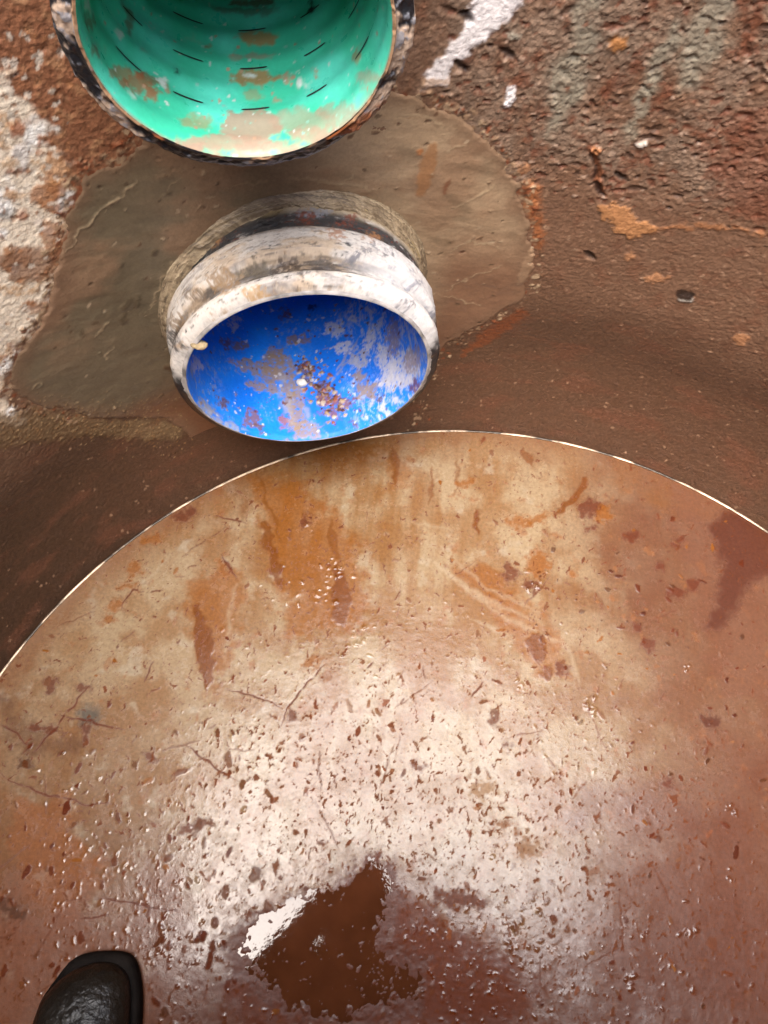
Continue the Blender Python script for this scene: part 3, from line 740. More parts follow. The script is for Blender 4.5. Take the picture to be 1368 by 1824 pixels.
# ================================================================== PIPES
def build_blue():
    K = .62
    c_ = lambda *c: lin(c, K)
    root = empty('drain_pipe', tuple(BLUE.c))
    tag(root, 'stub of ribbed drain pipe with bright blue lining, set low in the mortar', 'pipe')
    # ---- lining
    phi = np.linspace(-math.pi, math.pi, 560); s = np.concatenate([np.arange(.0, .34, .0013), np.arange(.345, .9, .03)])
    px = lambda x, y: (lambda q: (q[0] * BR, q[1]))(BLUE.hit(x, y, BR, True))
    cv = Canvas(phi * BR, s, px)
    U, V = cv.U, cv.V
    n1 = fbm(U * 14, V * 14, 4, 111); n2 = fbm(U * 60, V * 60, 5, 112, .65); n3 = fbm(U * 150, V * 150, 4, 113, .6)
    blue, blue2 = np.array([.005, .155, .68]), np.array([.007, .215, .78])
    cv.col[..., :3] = blue + (blue2 - blue) * sst(-.3, .5, n1)[..., None]
    cv.col[..., 3] = .48
    allw = (slice(None), slice(None))
    white, ochre, brn = c_(232, 228, 232), c_(176, 146, 112), c_(124, 84, 58)
    # scuffs and splashes
    cv.put(allw, .55 * sst(-.1, .6, fbm(U * 20, V * 20, 4, 116, .6)) * sst(.05, .4, fbm(U * 190, V * 130, 4, 117, .7)), c_(170, 180, 200), .6)
    n2, n3 = fbm(U * 130 + 3 * n1, V * 62, 5, 118, .72), fbm(U * 320, V * 200, 4, 119, .65)
    right = sst(.015, .10, U + .03 * n1)
    cv.put(allw, right * sst(-.12, .4, n2 + .25 * n1 - .05) * .85, white, .6, .0003)
    cv.put(allw, right * sst(.3, .5, n3 + .2 * n2) * .75, white, .6)
    cv.put(allw, sst(.48, .75, n3) * .8, c_(190, 186, 196), .6)
    cv.put(allw, sst(.5, .8, fbm(U * 70, V * 70, 4, 115, .6)) * .8, ochre, .6, .0004)
    cv.put(allw, sst(-.09, -.12, U + .01 * n2) * sst(.1, .4, n2) * .8 * sst(.10, .0, V), c_(190, 190, 190), .6)
    for x, y, rx, ry, c in [(455, 655, 46, 12, ochre), (490, 650, 22, 34, ochre), (470, 688, 34, 10, ochre), (428, 616, 14, 10, c_(140, 112, 84)), (396, 717, 9, 8, brn), (403, 612, 10, 8, brn), (515, 690, 12, 50, ochre),
                            (530, 730, 14, 50, ochre), (448, 745, 16, 16, c_(150, 96, 66)), (465, 762, 9, 6, brn), (508, 752, 10, 14, c_(180, 106, 60)), (545, 765, 30, 16, ochre), (545, 665, 14, 22, brn), (575, 700, 10, 28, brn),
                            (600, 715, 34, 12, c_(150, 86, 56)), (590, 735, 20, 8, c_(150, 86, 56)), (495, 635, 20, 10, ochre), (530, 605, 22, 8, c_(160, 130, 100)), (655, 695, 22, 16, ochre), (640, 672, 12, 12, ochre), (672, 712, 10, 6, brn),
                            (630, 754, 6, 5, brn), (705, 680, 26, 12, white), (720, 655, 28, 30, white), (690, 650, 14, 36, white), (735, 640, 14, 26, c_(180, 160, 160)), (640, 640, 18, 16, c_(200, 196, 200)), (612, 620, 16, 10, white),
                            (595, 585, 18, 14, white), (660, 600, 10, 24, white), (628, 560, 5, 16, white), (700, 600, 12, 36, c_(170, 150, 160)), (740, 690, 10, 14, c_(130, 60, 40)), (508, 560, 10, 10, brn), (555, 550, 7, 9, c_(30, 30, 40)),
                            (380, 755, 50, 8, c_(180, 184, 190)), (360, 735, 20, 18, c_(170, 176, 190)), (418, 575, 10, 14, white), (350, 650, 10, 14, white), (500, 700, 60, 40, None)]:
        if c is None: continue
        cv.spot(x, y, rx, ry, c, .65, .0003, rot=random.uniform(-20, 20), a=.8, soft=.005, warp=.009, wf=130, brk=.36, bf=210)
    for pts, wd in [([(540, 720), (560, 760)], .006), ([(500, 660), (520, 760)], .012), ([(600, 660), (640, 600)], .005), ([(580, 690), (620, 640)], .004), ([(350, 700), (400, 750), (440, 765)], .006), ([(345, 715), (420, 775)], .005)]:
        cv.line(pts, wd, c_(186, 176, 170), .6, .0002, a=.6, warp=.004, brk=.4)
    for _ in range(420):
        x, y = RNG.uniform(350, 755), RNG.uniform(540, 775)
        u, v = px(x, y); r = .0004 + .0016 * RNG.random() ** 3
        cv.dome(u, v, r, r * RNG.uniform(1, 2), RNG.uniform(0, 3), .0003, [white, white, ochre, brn, c_(120, 60, 60)][RNG.integers(5)], .5, .9)
    # strung-out grit down the invert
    for _ in range(110):
        t = RNG.random(); x, y = 535 + 70 * t + RNG.normal(0, 12), 640 + 100 * t + RNG.normal(0, 14)
        u, v = px(x, y); r = RNG.uniform(.0008, .0028)
        cv.dome(u, v, r, r * RNG.uniform(1, 1.6), RNG.uniform(0, 3), RNG.uniform(.0008, .002), [brn, ochre, c_(90, 52, 40), c_(200, 180, 160), c_(160, 90, 60)][RNG.integers(5)], .5, 1)
    flare = .0012 * sst(.006, 0, V)
    P = BLUE.pt(U / BR, BR - cv.h + flare, V)
    link('lining', grid_mesh('lining', P, cv.col, None), dirt_mat('blue_plastic', .12, 300, .12, 260, .0006, .5, rvar=.1), root)
    link('added_end_cap', grid_mesh('added_end_cap', lathe(BLUE, [(.85, BR + .01), (.86, .001)], 64), wrap=True), plain_mat('end_shade', (.03, .022, .016)), root)  # added cap keeps sky out; its dark colour stands for the pipe's depth
    # ---- ribbed outside
    prof = [(.0008, .1115), (.0012, .1135), (.0035, .1185), (.0065, .1225), (.0095, .1240), (.0130, .1240), (.0160, .1208), (.0195, .1178), (.0260, .1172), (.0300, .1186), (.0325, .1228), (.0345, .1256), (.0430, .1264), (.0560, .1262), (.0600, .1246), (.0625, .1222), (.0650, .1202), (.0700, .1196), (.0860, .1194), (.0900, .1196), (.095, .122), (.12, .122), (.125, .113), (.9, .113)]
    pr = np.array(prof)
    sl = np.concatenate([np.arange(.0008, .118, .0010), [.122, .13, .3, .9]])
    ph = np.linspace(-math.pi, math.pi, 760)              # 0 at the top of the pipe, right side positive
    wrap = lambda p: (p + math.pi) % (2 * math.pi) - math.pi
    px2 = lambda x, y: (lambda q: (wrap(math.pi - q[0]) * .122, q[1]))(BLUE.hit(x, y, .122, False))
    co = Canvas(ph * .122, sl, px2)
    U, V = co.U, co.V
    rad = np.interp(V, pr[:, 0], pr[:, 1])
    A = math.pi - np.abs(U / .122)                          # 0 bottom .. pi top
    n1 = fbm(U * 16, V * 40, 4, 121, .6); n2 = fbm(U * 45, V * 110, 5, 122, .65); n3 = fbm(U * 110, V * 420, 4, 123, .65)
    black = np.array([.018, .018, .020])
    co.col[..., :3] = black; co.col[..., 3] = .45
    topm = sst(1.72, 1.92, np.where(U < 0, A + .12, A) + .10 * n2)     # plaster lies on the upper half only
    under = 1 - topm
    co.put(allw, under * sst(-.1, .4, n1 + .3 * n2) * .85, c_(98, 68, 48), .5, .0005)
    co.put(allw, under * sst(.45, .7, n2) * .8, c_(180, 160, 136), .6, .0004)
    valley = sst(.060, .066, V)
    plas = topm * sst(-.65, -.25, n2 + .55 * n3 - 1.1 * valley * sst(.1, -.3, n1 + .2) + .12)
    lay = c_(236, 226, 214)
    co.put(allw, plas, lay, .8, .0007)
    co.put(allw, plas * sst(-.1, .45, n1 + .35 * n2) * .8, c_(218, 190, 158), .8)
    co.put(allw, plas * sst(.25, .6, n2 - .2 * n1) * .75, c_(176, 142, 104), .8, .0004)
    groove = sst(.1215, .1192, rad) * sst(.012, .016, V) * sst(.036, .030, V)
    co.put(allw, plas * groove * sst(-.55, .0, n2 + .2 * n1) * .8, c_(150, 128, 104), .75)
    co.put(allw, topm * groove * sst(-.12, .3, fbm(U * 40, V * 120, 4, 126, .6) + .2 * sst(-.1, .1, U) ) * .8, c_(64, 58, 56), .6)
    co.put(allw, plas * sst(.22, .6, n3 + .35 * n2) * .7, c_(80, 74, 72), .6)
    co.put(allw, plas * sst(.1, .7, fbm(U * 200, V * 300, 4, 128, .65)) * .5, c_(190, 170, 150), .8)
    co.put(allw, plas * sst(.05, .5, fbm(U * 26, V * 90, 5, 127, .65)) * .7, c_(146, 140, 138), .7)
    # right shoulder almost all white
    rs = topm * sst(.03, .09, U) * sst(.28, .22, U) * sst(.10, .085, V + .01 * n1)
    co.put(allw, rs * .7, c_(246, 242, 240), .8, .0006)
    co.put(allw, rs * sst(.25, .6, n2) * .6, c_(160, 164, 176), .8)
    # black band in the rear valley
    bv = topm * sst(.062, .066, V + .0015 * n2) * sst(.088, .080, V + .004 * n1)
    co.put(allw, bv * sst(-.6, .0, n2 + .4 * n1 + .15) * .95, black, .45)
    co.put(allw, bv * sst(.3, .5, n3 + .3 * n1) * .7, c_(128, 66, 46), .6, .001)
    co.put(allw, topm * sst(.078, .090, V + .003 * n2) * .9, c_(172, 148, 104), .75, .0006)
    for x, y, rx, ry, c in [(560, 375, 34, 9, c_(150, 150, 156)), (380, 425, 12, 12, c_(178, 132, 84)), (545, 385, 16, 12, c_(140, 72, 50)), (622, 390, 22, 8, c_(140, 76, 56)), (505, 475, 22, 14, c_(74, 58, 50)), (530, 470, 8, 10, c_(60, 46, 40)),
                            (660, 425, 18, 10, c_(178, 128, 88)), (595, 420, 14, 14, c_(186, 128, 92)), (685, 458, 10, 4, c_(70, 70, 80)), (640, 455, 30, 4, c_(110, 110, 122)), (450, 480, 34, 8, c_(120, 108, 90)), (400, 500, 24, 16, c_(168, 134, 96)),
                            (455, 520, 22, 9, c_(206, 160, 100)), (310, 605, 12, 18, c_(52, 44, 40)), (320, 575, 14, 12, c_(150, 124, 96)), (720, 545, 18, 5, c_(110, 108, 116)), (770, 560, 6, 14, c_(130, 130, 140)), (735, 510, 10, 6, c_(150, 150, 160)),
                            (560, 480, 30, 6, c_(90, 84, 84)), (470, 395, 14, 6, c_(40, 38, 38)), (350, 530, 14, 10, c_(130, 110, 90)), (720, 390, 12, 14, c_(150, 116, 80))]:
        co.spot(x, y, rx, ry, c, .7, .0004, rot=random.uniform(-25, 0), a=.75, soft=.005, warp=.008, wf=170, brk=.42, bf=260)
    co.h += .0006 * n2 + .0004 * n3 + .0012 * topm * sst(.0, .6, n1)
    co.h *= sst(.0, .003, V)
    link('ribbed_jacket', grid_mesh('ribbed_jacket', BLUE.pt(math.pi - U / .122, rad + co.h, V), co.col, None), dirt_mat('caked_plaster', .12, 300, .5, 420, .0008, .35, rvar=.08), root)
    lipP = lathe(BLUE, [(.0002, BR + .0012), (-.0004, .1120), (.0008, .1132), (.0035, .1180)], 360)
    link('lip', grid_mesh('lip', lipP, None, wrap=True), plain_mat('scuffed_lip', (.30, .27, .25), .6, .6, 70, .4, 300, .001), root)
    return cv


def rock_mesh(name, r, seed, squash=.7):
    bm = bmesh.new()
    bmesh.ops.create_icosphere(bm, subdivisions=3, radius=r)
    rs = np.random.default_rng(seed)
    k = [(rs.normal(size=3), rs.uniform(.6, .95)) for _ in range(9)]
    for v in bm.verts:
        p = np.array(v.co) / r
        for d, o in k:
            d = d / np.linalg.norm(d); e = p @ d - o
            if e > 0: p = p - d * e
        v.co = Vector((p[0] * r, p[1] * r * .8, p[2] * r * squash))
    me = bpy.data.meshes.new(name); bm.to_mesh(me); bm.free()
    return me


def build_grit():
    def seat(x, y, lift):
        ph, s = BLUE.hit(x, y, BR, True)
        return BLUE.pt(np.array(ph), np.array(BR - lift), np.array(s))
    o = link('pebble', rock_mesh('pebble', .0062, 3), plain_mat('white_pebble', (.66, .62, .54), .5, .15, 200)); o.location = seat(538, 684, .003)
    tag(o, 'small whitish pebble lying inside the blue-lined pipe', 'pebble')
    bm = bmesh.new()
    rs = np.random.default_rng(5)
    for i in range(45):
        t = rs.random()
        x, y = 540 + 55 * t + rs.normal(0, 9), 655 + 70 * t + rs.normal(0, 12)
        r = .0006 + .0017 * rs.random() ** 2.5
        c = seat(x, y, r * .4)
        q = bmesh.ops.create_icosphere(bm, subdivisions=1, radius=r, matrix=Matrix.Translation(c) @ Matrix.Rotation(rs.uniform(0, 6), 4, 'Z') @ Matrix.Diagonal((1, rs.uniform(.6, 1), rs.uniform(.5, .9), 1)))
        for v in q['verts']: v.co += Vector(rs.normal(0, r * .18, 3))
    me = bpy.data.meshes.new('grit'); bm.to_mesh(me); bm.free()
    m, nt, b = new_mat('brown_grit'); N, L = nt.nodes, nt.links
    g = N.new('ShaderNodeNewGeometry'); rp = N.new('ShaderNodeValToRGB'); e = rp.color_ramp.elements
    e[0].position = 0; e[0].color = (.06, .025, .014, 1); e[1].position = 1; e[1].color = (.40, .32, .26, 1); k = e.new(.7); k.color = (.15, .07, .04, 1)
    L.new(g.outputs['Random Per Island'], rp.inputs['Fac']); L.new(rp.outputs['Color'], b.inputs['Base Color']); b.inputs['Roughness'].default_value = .4
    o = link('grit', me, m, smooth=False); tag(o, 'brown grit and mud crumbs strewn along the bottom of the blue-lined pipe', 'grit', kind='stuff')
    # clod of mortar stuck on the left of the mouth
    d = ray(361, 618); q = d * (((BLUE.c - CAM) @ BLUE.n) / (d @ BLUE.n)) + CAM - BLUE.c
    c = BLUE.pt(np.array(math.atan2(q @ BLUE.a, -(q @ BLUE.b))), np.array(BR - .001), np.array(.002))
    o = link('mortar_clod', rock_mesh('mortar_clod', .0078, 8, .45), plain_mat('dry_mortar', (.27, .20, .11), .9, .35, 200, .8, 300)); o.location = c
    tag(o, 'small clod of ochre mortar stuck on the mouth of the blue-lined pipe', 'clod')


def build_green():
    K = .62
    c_ = lambda *c: lin(c, K)
    root = empty('slotted_pipe', tuple(GREEN.c))
    tag(root, 'slotted drain pipe with green lining and dirty black rim, above the other', 'pipe')
    phi = np.linspace(-math.pi, math.pi, 460); s = np.concatenate([np.arange(0, .30, .0012), np.arange(.31, .8, .03)])
    px = lambda x, y: (lambda q: (q[0] * GR, q[1]))(GREEN.hit(x, y, GR, True))
    cv = Canvas(phi * GR, s, px)
    U, V = cv.U, cv.V; allw = (slice(None), slice(None))
    n1 = fbm(U * 18, V * 18, 4, 131); n2 = fbm(U * 60, V * 60, 5, 132, .6); n3 = fbm(U * 160, V * 160, 3, 133, .6)
    cv.col[..., :3] = np.array([.040, .42, .26]) + (np.array([.085, .56, .42]) - np.array([.040, .42, .26])) * sst(-.3, .4, n1)[..., None]
    cv.col[..., 3] = .3
    pink, och, wh = c_(180, 149, 126), c_(176, 140, 86), c_(225, 235, 225)
    cv.put(allw, sst(.016, .0, V + .008 * n1 + .006 * n2) * sst(1.1, .5, np.abs(U / GR - .25)) * sst(-.3, .2, n2 + n1) * .8, pink, .6, .0003)
    cv.put(allw, sst(.0025, .0, V) * .7, pink, .6)
    cv.put(allw, sst(.45, .75, n2) * .3, c_(150, 180, 150), .5)
    cv.put(allw, sst(.62, .8, n3) * .8, wh, .5)
    cv.put(allw, sst(-.02, -.075, U) * sst(.42, .75, fbm(U * 34, V * 34, 4, 137, .6)) * .5, c_(160, 110, 70), .6)
    for x, y, rx, ry, c, a in [(458, 68, 36, 12, och, .9), (454, 138, 44, 14, och, .9), (445, 100, 40, 7, pink, .6), (452, 168, 14, 12, och, .5), (448, 225, 55, 30, pink, .9), (400, 255, 90, 14, pink, .85), (540, 215, 60, 22, pink, .6), (560, 240, 50, 14, pink, .8),
                               (350, 215, 30, 10, och, .6), (245, 145, 34, 16, c_(160, 104, 62), .8), (215, 130, 20, 12, c_(160, 104, 62), .7), (268, 165, 14, 14, c_(170, 110, 70), .9), (247, 133, 10, 6, c_(176, 108, 68), .9), (296, 158, 7, 8, c_(190, 140, 110), .9), (292, 146, 6, 5, wh, 1),
                               (512, 140, 9, 9, c_(200, 150, 120), .9), (540, 149, 9, 5, wh, 1), (448, 133, 7, 4, wh, 1), (636, 97, 7, 14, och, .7), (563, 128, 6, 6, c_(190, 150, 110), .8), (655, 140, 20, 12, pink, .6), (366, 85, 7, 7, c_(160, 110, 70), .8), (230, 40, 6, 22, c_(130, 84, 54), .7),
                               (160, 40, 8, 16, c_(110, 80, 50), .7), (168, 90, 7, 14, c_(120, 84, 50), .7), (440, 20, 60, 8, c_(110, 80, 50), .6), (450, 5, 40, 8, c_(120, 70, 40), .8), (555, 10, 6, 14, c_(20, 24, 22), 1), (315, 128, 3, 3, c_(20, 50, 40), 1), (212, 60, 4, 4, wh, .9), (272, 50, 4, 4, wh, .9), (155, 6, 4, 12, wh, .7), (487, 180, 5, 5, c_(200, 150, 120), .8),
                               (240, 170, 10, 6, wh, .6), (330, 262, 40, 8, pink, .8), (600, 200, 40, 14, pink, .6), (480, 262, 60, 9, pink, .8)]:
        cv.spot(x, y, rx, ry, c, .6, .0003, a=a, soft=.004, warp=.005, wf=150, brk=.22, bf=170)
    for _ in range(140):
        u, v = px(RNG.uniform(150, 690), RNG.uniform(5, 268)); r = RNG.uniform(.0004, .0012)
        cv.dome(u, v, r, r * 1.3, 0, .0002, [wh, c_(200, 160, 130), c_(160, 220, 200)][RNG.integers(3)], .5, .9)
    rip = 0.00055 * np.cos(V * 2 * np.pi / .021)
    P = GREEN.pt(U / GR, GR - cv.h + rip + .0006 * sst(.004, 0, V), V)
    lining = link('lining', grid_mesh('lining', P, cv.col, None), dirt_mat('green_plastic', .08, 300, .08, 240, .0005, .5, rvar=.08), root)
    link('added_end_cap', grid_mesh('added_end_cap', lathe(GREEN, [(.75, GR + .006), (.76, .001)], 64), wrap=True), bpy.data.materials['end_shade'], root)  # same added dark cap closes this pipe against the sky
    slot_m = plain_mat('slot_shadow_gap', (.006, .008, .007), .7, .1)  # dark strips laid on the lining, coloured as the shade inside slits
    k = 1.71
    for x1, y1, x2, y2 in [(525, 280, 620, 317), (735, 336, 822, 328), (935, 297, 998, 258), (1085, 183, 1127, 107), (350, 140, 430, 220), (525, 153, 620, 192), (730, 211, 815, 205), (925, 172, 992, 130),
                           (525, 35, 620, 77), (725, 95, 812, 87), (915, 58, 975, 12), (1062, 58, 1095, -10), (370, 20, 432, 90)]:
        (p1, s1), (p2, s2) = GREEN.hit(x1 / k, y1 / k, GR), GREEN.hit(x2 / k, y2 / k, GR)
        sm = (s1 + s2) / 2
        ph = np.linspace(p1, p2, 24); wv = np.array([-.00062, 0, .00062])
        tp = np.sqrt(np.clip(1 - np.abs(np.linspace(-1, 1, 24)) ** 8, .02, 1))
        rr = GR + .00055 * math.cos(sm * 2 * math.pi / .021) - .00045
        link('slot', grid_mesh('slot', GREEN.pt(ph[:, None], rr + 0 * wv[None], s1 + (s2 - s1) * np.linspace(0, 1, 24)[:, None] * .35 + (s1 * .0) + wv[None] * tp[:, None])), slot_m, lining)
    # ---- rim and jacket
    ph = np.linspace(-math.pi, math.pi, 620); t = np.linspace(0, 1, 40)
    pr = np.array([(0, GR + .0007, .0), (.10, GR + .0022, -.0003), (.22, GR + .0026, .0010), (.30, GR + .0030, .0014), (.45, GR + .0058, .0024), (.7, GR + .0098, .0030), (.85, .0874, .0046), (1., .0876, .0095)])
    ca = Canvas(ph * .08, t * .02, None)
    U, V = ca.U, ca.V; T = V / .02
    m1 = fbm(U * 45, V * 60, 4, 141, .6); m2 = fbm(U * 130, V * 150, 4, 142, .6); b1 = fbm(U * 22, V * 10, 3, 143)
    A = U / .08
    ca.col[..., :3] = np.array([.014, .014, .016]); ca.col[..., 3] = .35
    side = sst(.55, 1.1, np.abs(A))
    ca.put(allw, sst(.0, .25, m1 + .5 * b1 - .45 + .6 * side) * .95, c_(206, 176, 150), .7, .0006)
    ca.put(allw, sst(.15, .4, m2 + .4 * m1 - .25 + .25 * side) * .8, c_(150, 150, 156), .7)
    ca.put(allw, sst(.15, .4, fbm(U * 30, V * 30, 4, 144) + .8 * np.exp(-((A - .62) / .22) ** 2) - .3) * .9, c_(166, 92, 44), .7, .0008)
    ca.put(allw, sst(.20, .12, T) * sst(-.2, .3, m1 + .6 * side - .2) * .9, c_(196, 152, 112), .65)
    ca.put(allw, sst(.88, .97, T + .03 * m1) * sst(-.15, .2, m1 + .4 * b1) * .8, c_(190, 160, 136), .7)
    rad = np.interp(T, pr[:, 0], pr[:, 1]); dep = np.interp(T, pr[:, 0], pr[:, 2])
    ca.h += (.0016 * m1 + .0009 * m2) * sst(.2, .5, T)
    link('rim', grid_mesh('rim', GREEN.pt(A, rad + .5 * ca.h, dep - ca.h), ca.col, None, flip=True), dirt_mat('dirty_black_rim', .15, 300, .5, 380, .0009, .5, rvar=.08), root)
    prof = [(.0094, .0874), (.014, .0870)]
    for i in range(14): prof += [(.016 + i * .018, .079), (.022 + i * .018, .079), (.025 + i * .018, .0856), (.033 + i * .018, .0856)]
    prof.append((.8, .08))
    link('ribbed_jacket', grid_mesh('ribbed_jacket', lathe(GREEN, prof, 160), None, wrap=True, flip=True), plain_mat('black_plastic', (.02, .019, .018), .45, .3), root)


# ================================================================== PERSON (only the toe of one boot is in view)
BOOT_TOE = (-.383, -.028)


def loft(rings):
    n = len(rings[0]); V = np.concatenate(rings); F_ = []
    for i in range(len(rings) - 1):
        for j in range(n):
            F_.append((i * n + j, i * n + (j + 1) % n, (i + 1) * n + (j + 1) % n, (i + 1) * n + j))
    F_.append(tuple(range(n))[::-1]); F_.append(tuple((len(rings) - 1) * n + j for j in range(n)))
    return V, F_


def boot_meshes(toe, rot, mirror):
    """foot lofted heel to toe, shaft lofted upward; y runs toward the toe"""
    c, s = math.cos(rot), math.sin(rot)
    def tr(P):
        P = np.array(P, float); P[:, 0] *= mirror
        return np.stack([toe[0] + P[:, 0] * c - P[:, 1] * s, toe[1] + P[:, 0] * s + P[:, 1] * c, P[:, 2]], -1)
    ys = [-.300, -.297, -.285, -.25, -.20, -.16, -.12, -.085, -.055, -.032, -.016, -.006, -.0012, 0]
    hw = [.012, .024, .033, .036, .034, .036, .043, .049, .0505, .047, .038, .026, .013, .004]
    ht = [.040, .062, .080, .095, .100, .096, .084, .074, .069, .063, .055, .045, .036, .030]
    cx = [0, 0, 0, 0, .001, .003, .005, .004, .002, .004, .009, .012, .014, .014]
    th = np.linspace(0, 2 * np.pi, 40, endpoint=False)
    rings = []
    for y, w, h, x in zip(ys, hw, ht, cx):
        zc = .012 + (h - .012) * .42
        e = lambda v, p: np.sign(v) * np.abs(v) ** p
        X = x + w * e(np.cos(th), .85); Z = zc + np.where(np.sin(th) > 0, (h - zc) * e(np.sin(th), .9), (zc - .010) * e(np.sin(th), .5))
        rings.append(np.stack([X, np.full_like(X, y), Z], -1))
    for r_ in rings: r_ *= .87
    V, Fa = loft(rings)
    rings2 = []
    for z, rx, ry, yc in [(.05, .034, .05, -.235), (.10, .040, .056, -.232), (.15, .043, .056, -.235), (.22, .052, .060, -.240), (.30, .058, .064, -.245), (.34, .060, .066, -.246)]:
        rings2.append(np.stack([rx * np.cos(th), yc + ry * np.sin(th), np.full_like(th, z)], -1))
    V2, F2 = loft(rings2)
    n = len(V); V = np.concatenate([V, V2]); Fa = Fa + [tuple(i + n for i in f) for f in F2]
    me = bpy.data.meshes.new('rubber_boot'); me.from_pydata(tr(V).tolist(), [], Fa); me.update()
    # sole: a welt standing proud of the upper
    srings = []
    path = [(y, w + .0075, x) for y, w, x in zip(ys, hw, cx)]
    path[-1] = (.009, .010, .014); path[-2] = (.0075, .024, .013); path[-3] = (.001, .037, .011); path[0] = (-.308, .012, 0)
    path = [(y * .87, w * .87, x * .87) for y, w, x in path]
    left = [(x - w, y) for y, w, x in path]; right = [(x + w, y) for y, w, x in path]
    out = np.array(left + right[::-1])
    for z, g in [(.0, -.003), (.002, 0), (.012, .0), (.016, -.0015), (.019, -.006), (.0205, -.012)]:
        ctr = np.array([.004, -.14]); d = out - ctr; L = np.linalg.norm(d, axis=1, keepdims=True)
        srings.append(np.concatenate([ctr + d * (1 + g / L), np.full((len(out), 1), z)], 1))
    V3, F3 = loft(srings)
    ms = bpy.data.meshes.new('sole'); ms.from_pydata(tr(V3).tolist(), [], F3); ms.update()
    return me, ms


def build_person():
    rub = plain_mat('wet_black_rubber', (.010, .008, .006), .32, .5, 25, .7, 130, .004, spec=.3)
    sol = plain_mat('dark_sole_rubber', (.009, .007, .006), .75, .4, 60, .3, spec=.05)
    ox, oy = -.05, -.36
    V, E, Rr = [], [], []
    def add(p, r, par=None):
        V.append(p); Rr.append(r if isinstance(r, tuple) else (r, r))
        if par is not None: E.append((par, len(V) - 1))
        return len(V) - 1
    rt = add((ox, oy, .38), (.175, .14))                                     # squatting, leaning over the camera
    a = add((ox, oy + .05, .54), (.18, .13), rt); a = add((ox, oy + .12, .70), (.20, .13), a); sh = add((ox, oy + .19, .85), (.20, .11), a)
    nk = add((ox, oy + .24, .93), .055, sh); hd = add((ox - .068, oy + .29, 1.01), (.075, .09), nk); hd2 = add((ox - .078, oy + .31, 1.10), (.072, .088), hd); add((ox - .078, oy + .31, 1.16), (.05, .06), hd2)
    add((ox - .068, oy + .395, 1.02), .014, hd)                                     # nose
    for s in (-1, 1): add((ox - .068 + s * .09, oy + .28, 1.04), .016, hd)           # ears
    feet = {-1: (BOOT_TOE[0] + .005, BOOT_TOE[1] - .215), 1: (ox + .26, oy + .06)}
    for s in (-1, 1):
        hp = add((ox + s * .12, oy + .03, .36), (.09, .10), rt)
        kn = add((feet[s][0] - s * .03, -.125, .50), (.068, .07), hp)
        add((feet[s][0], feet[s][1], .27), (.052, .055), kn)
    for s in (-1, 1):
        s1 = add((ox + s * .205, oy + .18, .84), .070, sh)
        el = add((ox + (.34 if s > 0 else -.255), oy + .17, .66), .058, s1)
        wr = add((-.134 + s * .065, -.045, .93), .030, el)
        pm = add((-.134 + s * .055, .0, .985), (.034, .018), wr)
        for k_, (dx, L) in enumerate([(-.026, .075), (-.009, .085), (.009, .08), (.026, .065)]):
            f1 = add((-.134 + s * .045, .035 + .004 * k_, .998 + dx * .9), .0095, pm)
            add((-.134 + s * (.045 - L * .4), .045, .998 + dx * .95), .008, f1)
        t1 = add((-.134 + s * .035, -.01, 1.01), .011, pm); add((-.134 + s * .02, -.005, 1.02), .009, t1)
    me = bpy.data.meshes.new('person'); me.from_pydata(V, E, []); me.update()
    body = bpy.data.objects.new('person', me); COL.objects.link(body)
    md = body.modifiers.new('skin', 'SKIN'); md.use_smooth_shade = True
    for i, r in enumerate(Rr): me.skin_vertices[0].data[i].radius = r
    me.skin_vertices[0].data[0].use_root = True
    sb = body.modifiers.new('sub', 'SUBSURF'); sb.levels = sb.render_levels = 2
    m, nt, b = new_mat('work_clothes'); N, L = nt.nodes, nt.links
    tc = N.new('ShaderNodeTexCoord'); sp = N.new('ShaderNodeSeparateXYZ'); L.new(tc.outputs['Object'], sp.inputs[0])
    rp = N.new('ShaderNodeValToRGB'); rp.color_ramp.interpolation = 'CONSTANT'; e = rp.color_ramp.elements
    e[0].position = 0; e[0].color = (.03, .028, .026, 1); e[1].position = .80; e[1].color = (.42, .25, .18, 1)
    k = e.new(.34); k.color = (.05, .035, .028, 1)
    dv = N.new('ShaderNodeMath'); dv.operation = 'DIVIDE'; dv.inputs[1].default_value = 1.17
    L.new(sp.outputs['Z'], dv.inputs[0]); L.new(dv.outputs[0], rp.inputs['Fac']); L.new(rp.outputs['Color'], b.inputs['Base Color']); b.inputs['Roughness'].default_value = .85
    me.materials.append(m)
    tag(body, 'person in a black wet rubber boot whose rounded toe stands on the plate', 'person')
    for s in (-1, 1):
        toe = BOOT_TOE if s == -1 else (feet[1][0], feet[1][1] + .235)
        bm_, sm_ = boot_meshes(toe, .10 if s == -1 else -.15, -1 if s == 1 else 1)
        bo = link('rubber_boot', bm_, rub, body)
        rmd = bo.modifiers.new('weld', 'REMESH'); rmd.mode = 'VOXEL'; rmd.voxel_size = .004; rmd.use_smooth_shade = True
        smd = bo.modifiers.new('soft', 'SMOOTH'); smd.factor = .5; smd.iterations = 6
        so = link('sole', sm_, sol, bo)
        bv = so.modifiers.new('bev', 'SUBSURF'); bv.levels = bv.render_levels = 1
    # hair cap
    bm = bmesh.new(); bmesh.ops.create_uvsphere(bm, u_segments=24, v_segments=14, radius=1)
    for v in list(bm.verts):
        if v.co.z < -.1 and v.co.y > -.2: bm.verts.remove(v)
    for v in bm.verts: v.co = Vector((ox - .076 + v.co.x * .085, oy + .295 + v.co.y * .105, 1.09 + v.co.z * .105))
    hm = bpy.data.meshes.new('hair'); bm.to_mesh(hm); bm.free()
    link('hair', hm, plain_mat('dark_hair', (.02, .014, .01), .5), body)


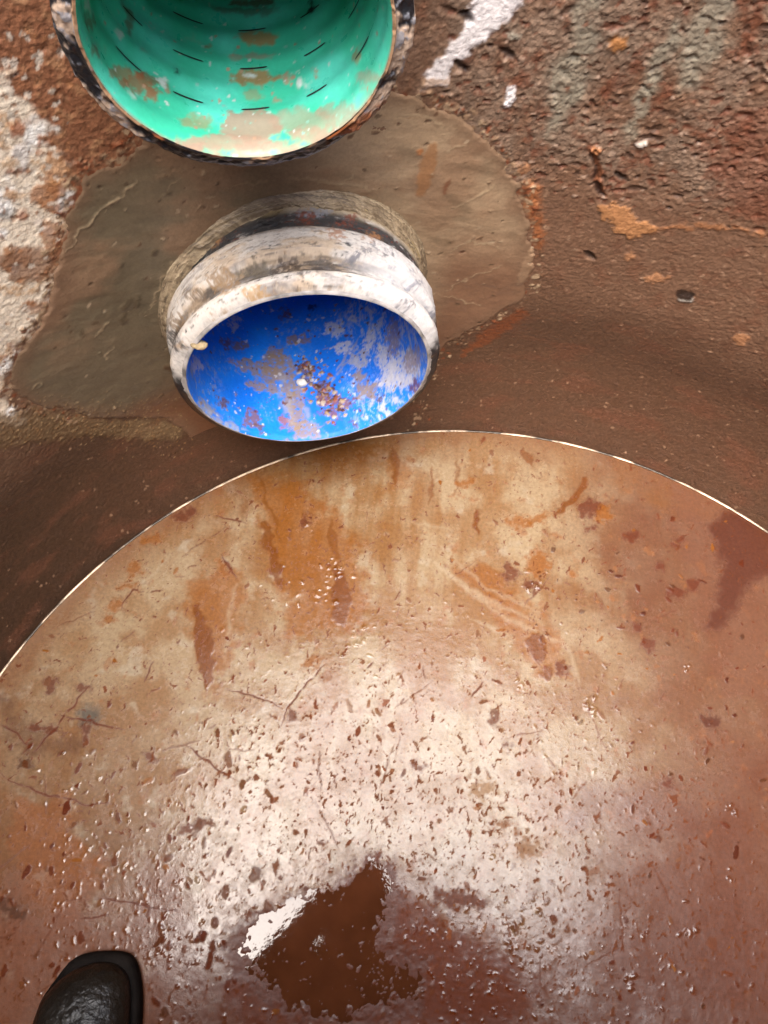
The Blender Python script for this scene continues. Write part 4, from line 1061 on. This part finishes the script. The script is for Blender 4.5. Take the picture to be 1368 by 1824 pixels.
# ================================================================== GROUND, LIGHT, CAMERA
def build_setting():
    mud = plain_mat('mud_floor', (.075, .045, .028), .45, .35, 40, .6, 160, .004)
    o = link('chamber_floor', grid_mesh('chamber_floor', lathe(Up((0, 0, -.0145)), [(0, .001), (0, RW + .05)], 96), wrap=True, flip=True), mud); o['kind'] = 'structure'
    soil = plain_mat('site_soil', (.20, .13, .085), .9, .3, 4, .6, 20, .03)
    rr = [RW + .088, .9, 1.5, 3, 8, 25, 80]
    o = link('ground', grid_mesh('ground', lathe(Up((0, 0, ZG)), [(0, r) for r in rr], 96), wrap=True, flip=True), soil); o['kind'] = 'structure'

    w = bpy.data.worlds.new('World'); SC.world = w; w.use_nodes = True
    nt = w.node_tree; bg = nt.nodes['Background']
    sky = nt.nodes.new('ShaderNodeTexSky'); sky.sky_type = 'NISHITA'; sky.sun_disc = False
    EL, AZ = SUN
    sky.sun_elevation = math.radians(EL); sky.sun_rotation = math.radians(AZ)
    sky.dust_density = 4; sky.air_density = 1.0; sky.ozone_density = .6
    nt.links.new(sky.outputs['Color'], bg.inputs['Color']); bg.inputs['Strength'].default_value = .14
    ld = bpy.data.lights.new('overcast_sun', 'SUN'); ld.energy = 1.5; ld.angle = math.radians(54); ld.color = (.95, .975, 1)
    lo = bpy.data.objects.new('overcast_sun', ld); COL.objects.link(lo)
    el, az = math.radians(EL), math.radians(AZ)
    d = Vector((math.sin(az) * math.cos(el), math.cos(az) * math.cos(el), math.sin(el)))   # toward the sun
    lo.rotation_euler = d.to_track_quat('Z', 'Y').to_euler(); lo.location = d * 6

    cd = bpy.data.cameras.new('camera'); co = bpy.data.objects.new('camera', cd); COL.objects.link(co)
    M = Matrix.Identity(4)
    for i in range(3): M[i][0], M[i][1], M[i][2], M[i][3] = CR[i], CU[i], -_F[i], CAM[i]
    co.matrix_world = M
    cd.sensor_fit = 'VERTICAL'; cd.sensor_height = 36; cd.lens = 36 * F / 1824
    cd.clip_start = .01; cd.clip_end = 500
    SC.camera = co
    SC.view_settings.view_transform = 'Standard'; SC.view_settings.look = 'None'
    SC.view_settings.gamma = 1; SC.view_settings.use_curve_mapping = False
    SC.view_settings.exposure = EXPOSURE
    SC.render.engine = 'CYCLES'
    SC.cycles.max_bounces = 8; SC.cycles.diffuse_bounces = 5; SC.cycles.sample_clamp_indirect = 8
    SC.cycles.caustics_reflective = False


SUN = (77, 205)
EXPOSURE = 2.68
build_setting()
build_plate()
build_puddle()
wcv = build_wall()
build_mortar(wcv)
finish_wall(wcv)
build_blue()
build_green()
build_grit()
build_person()
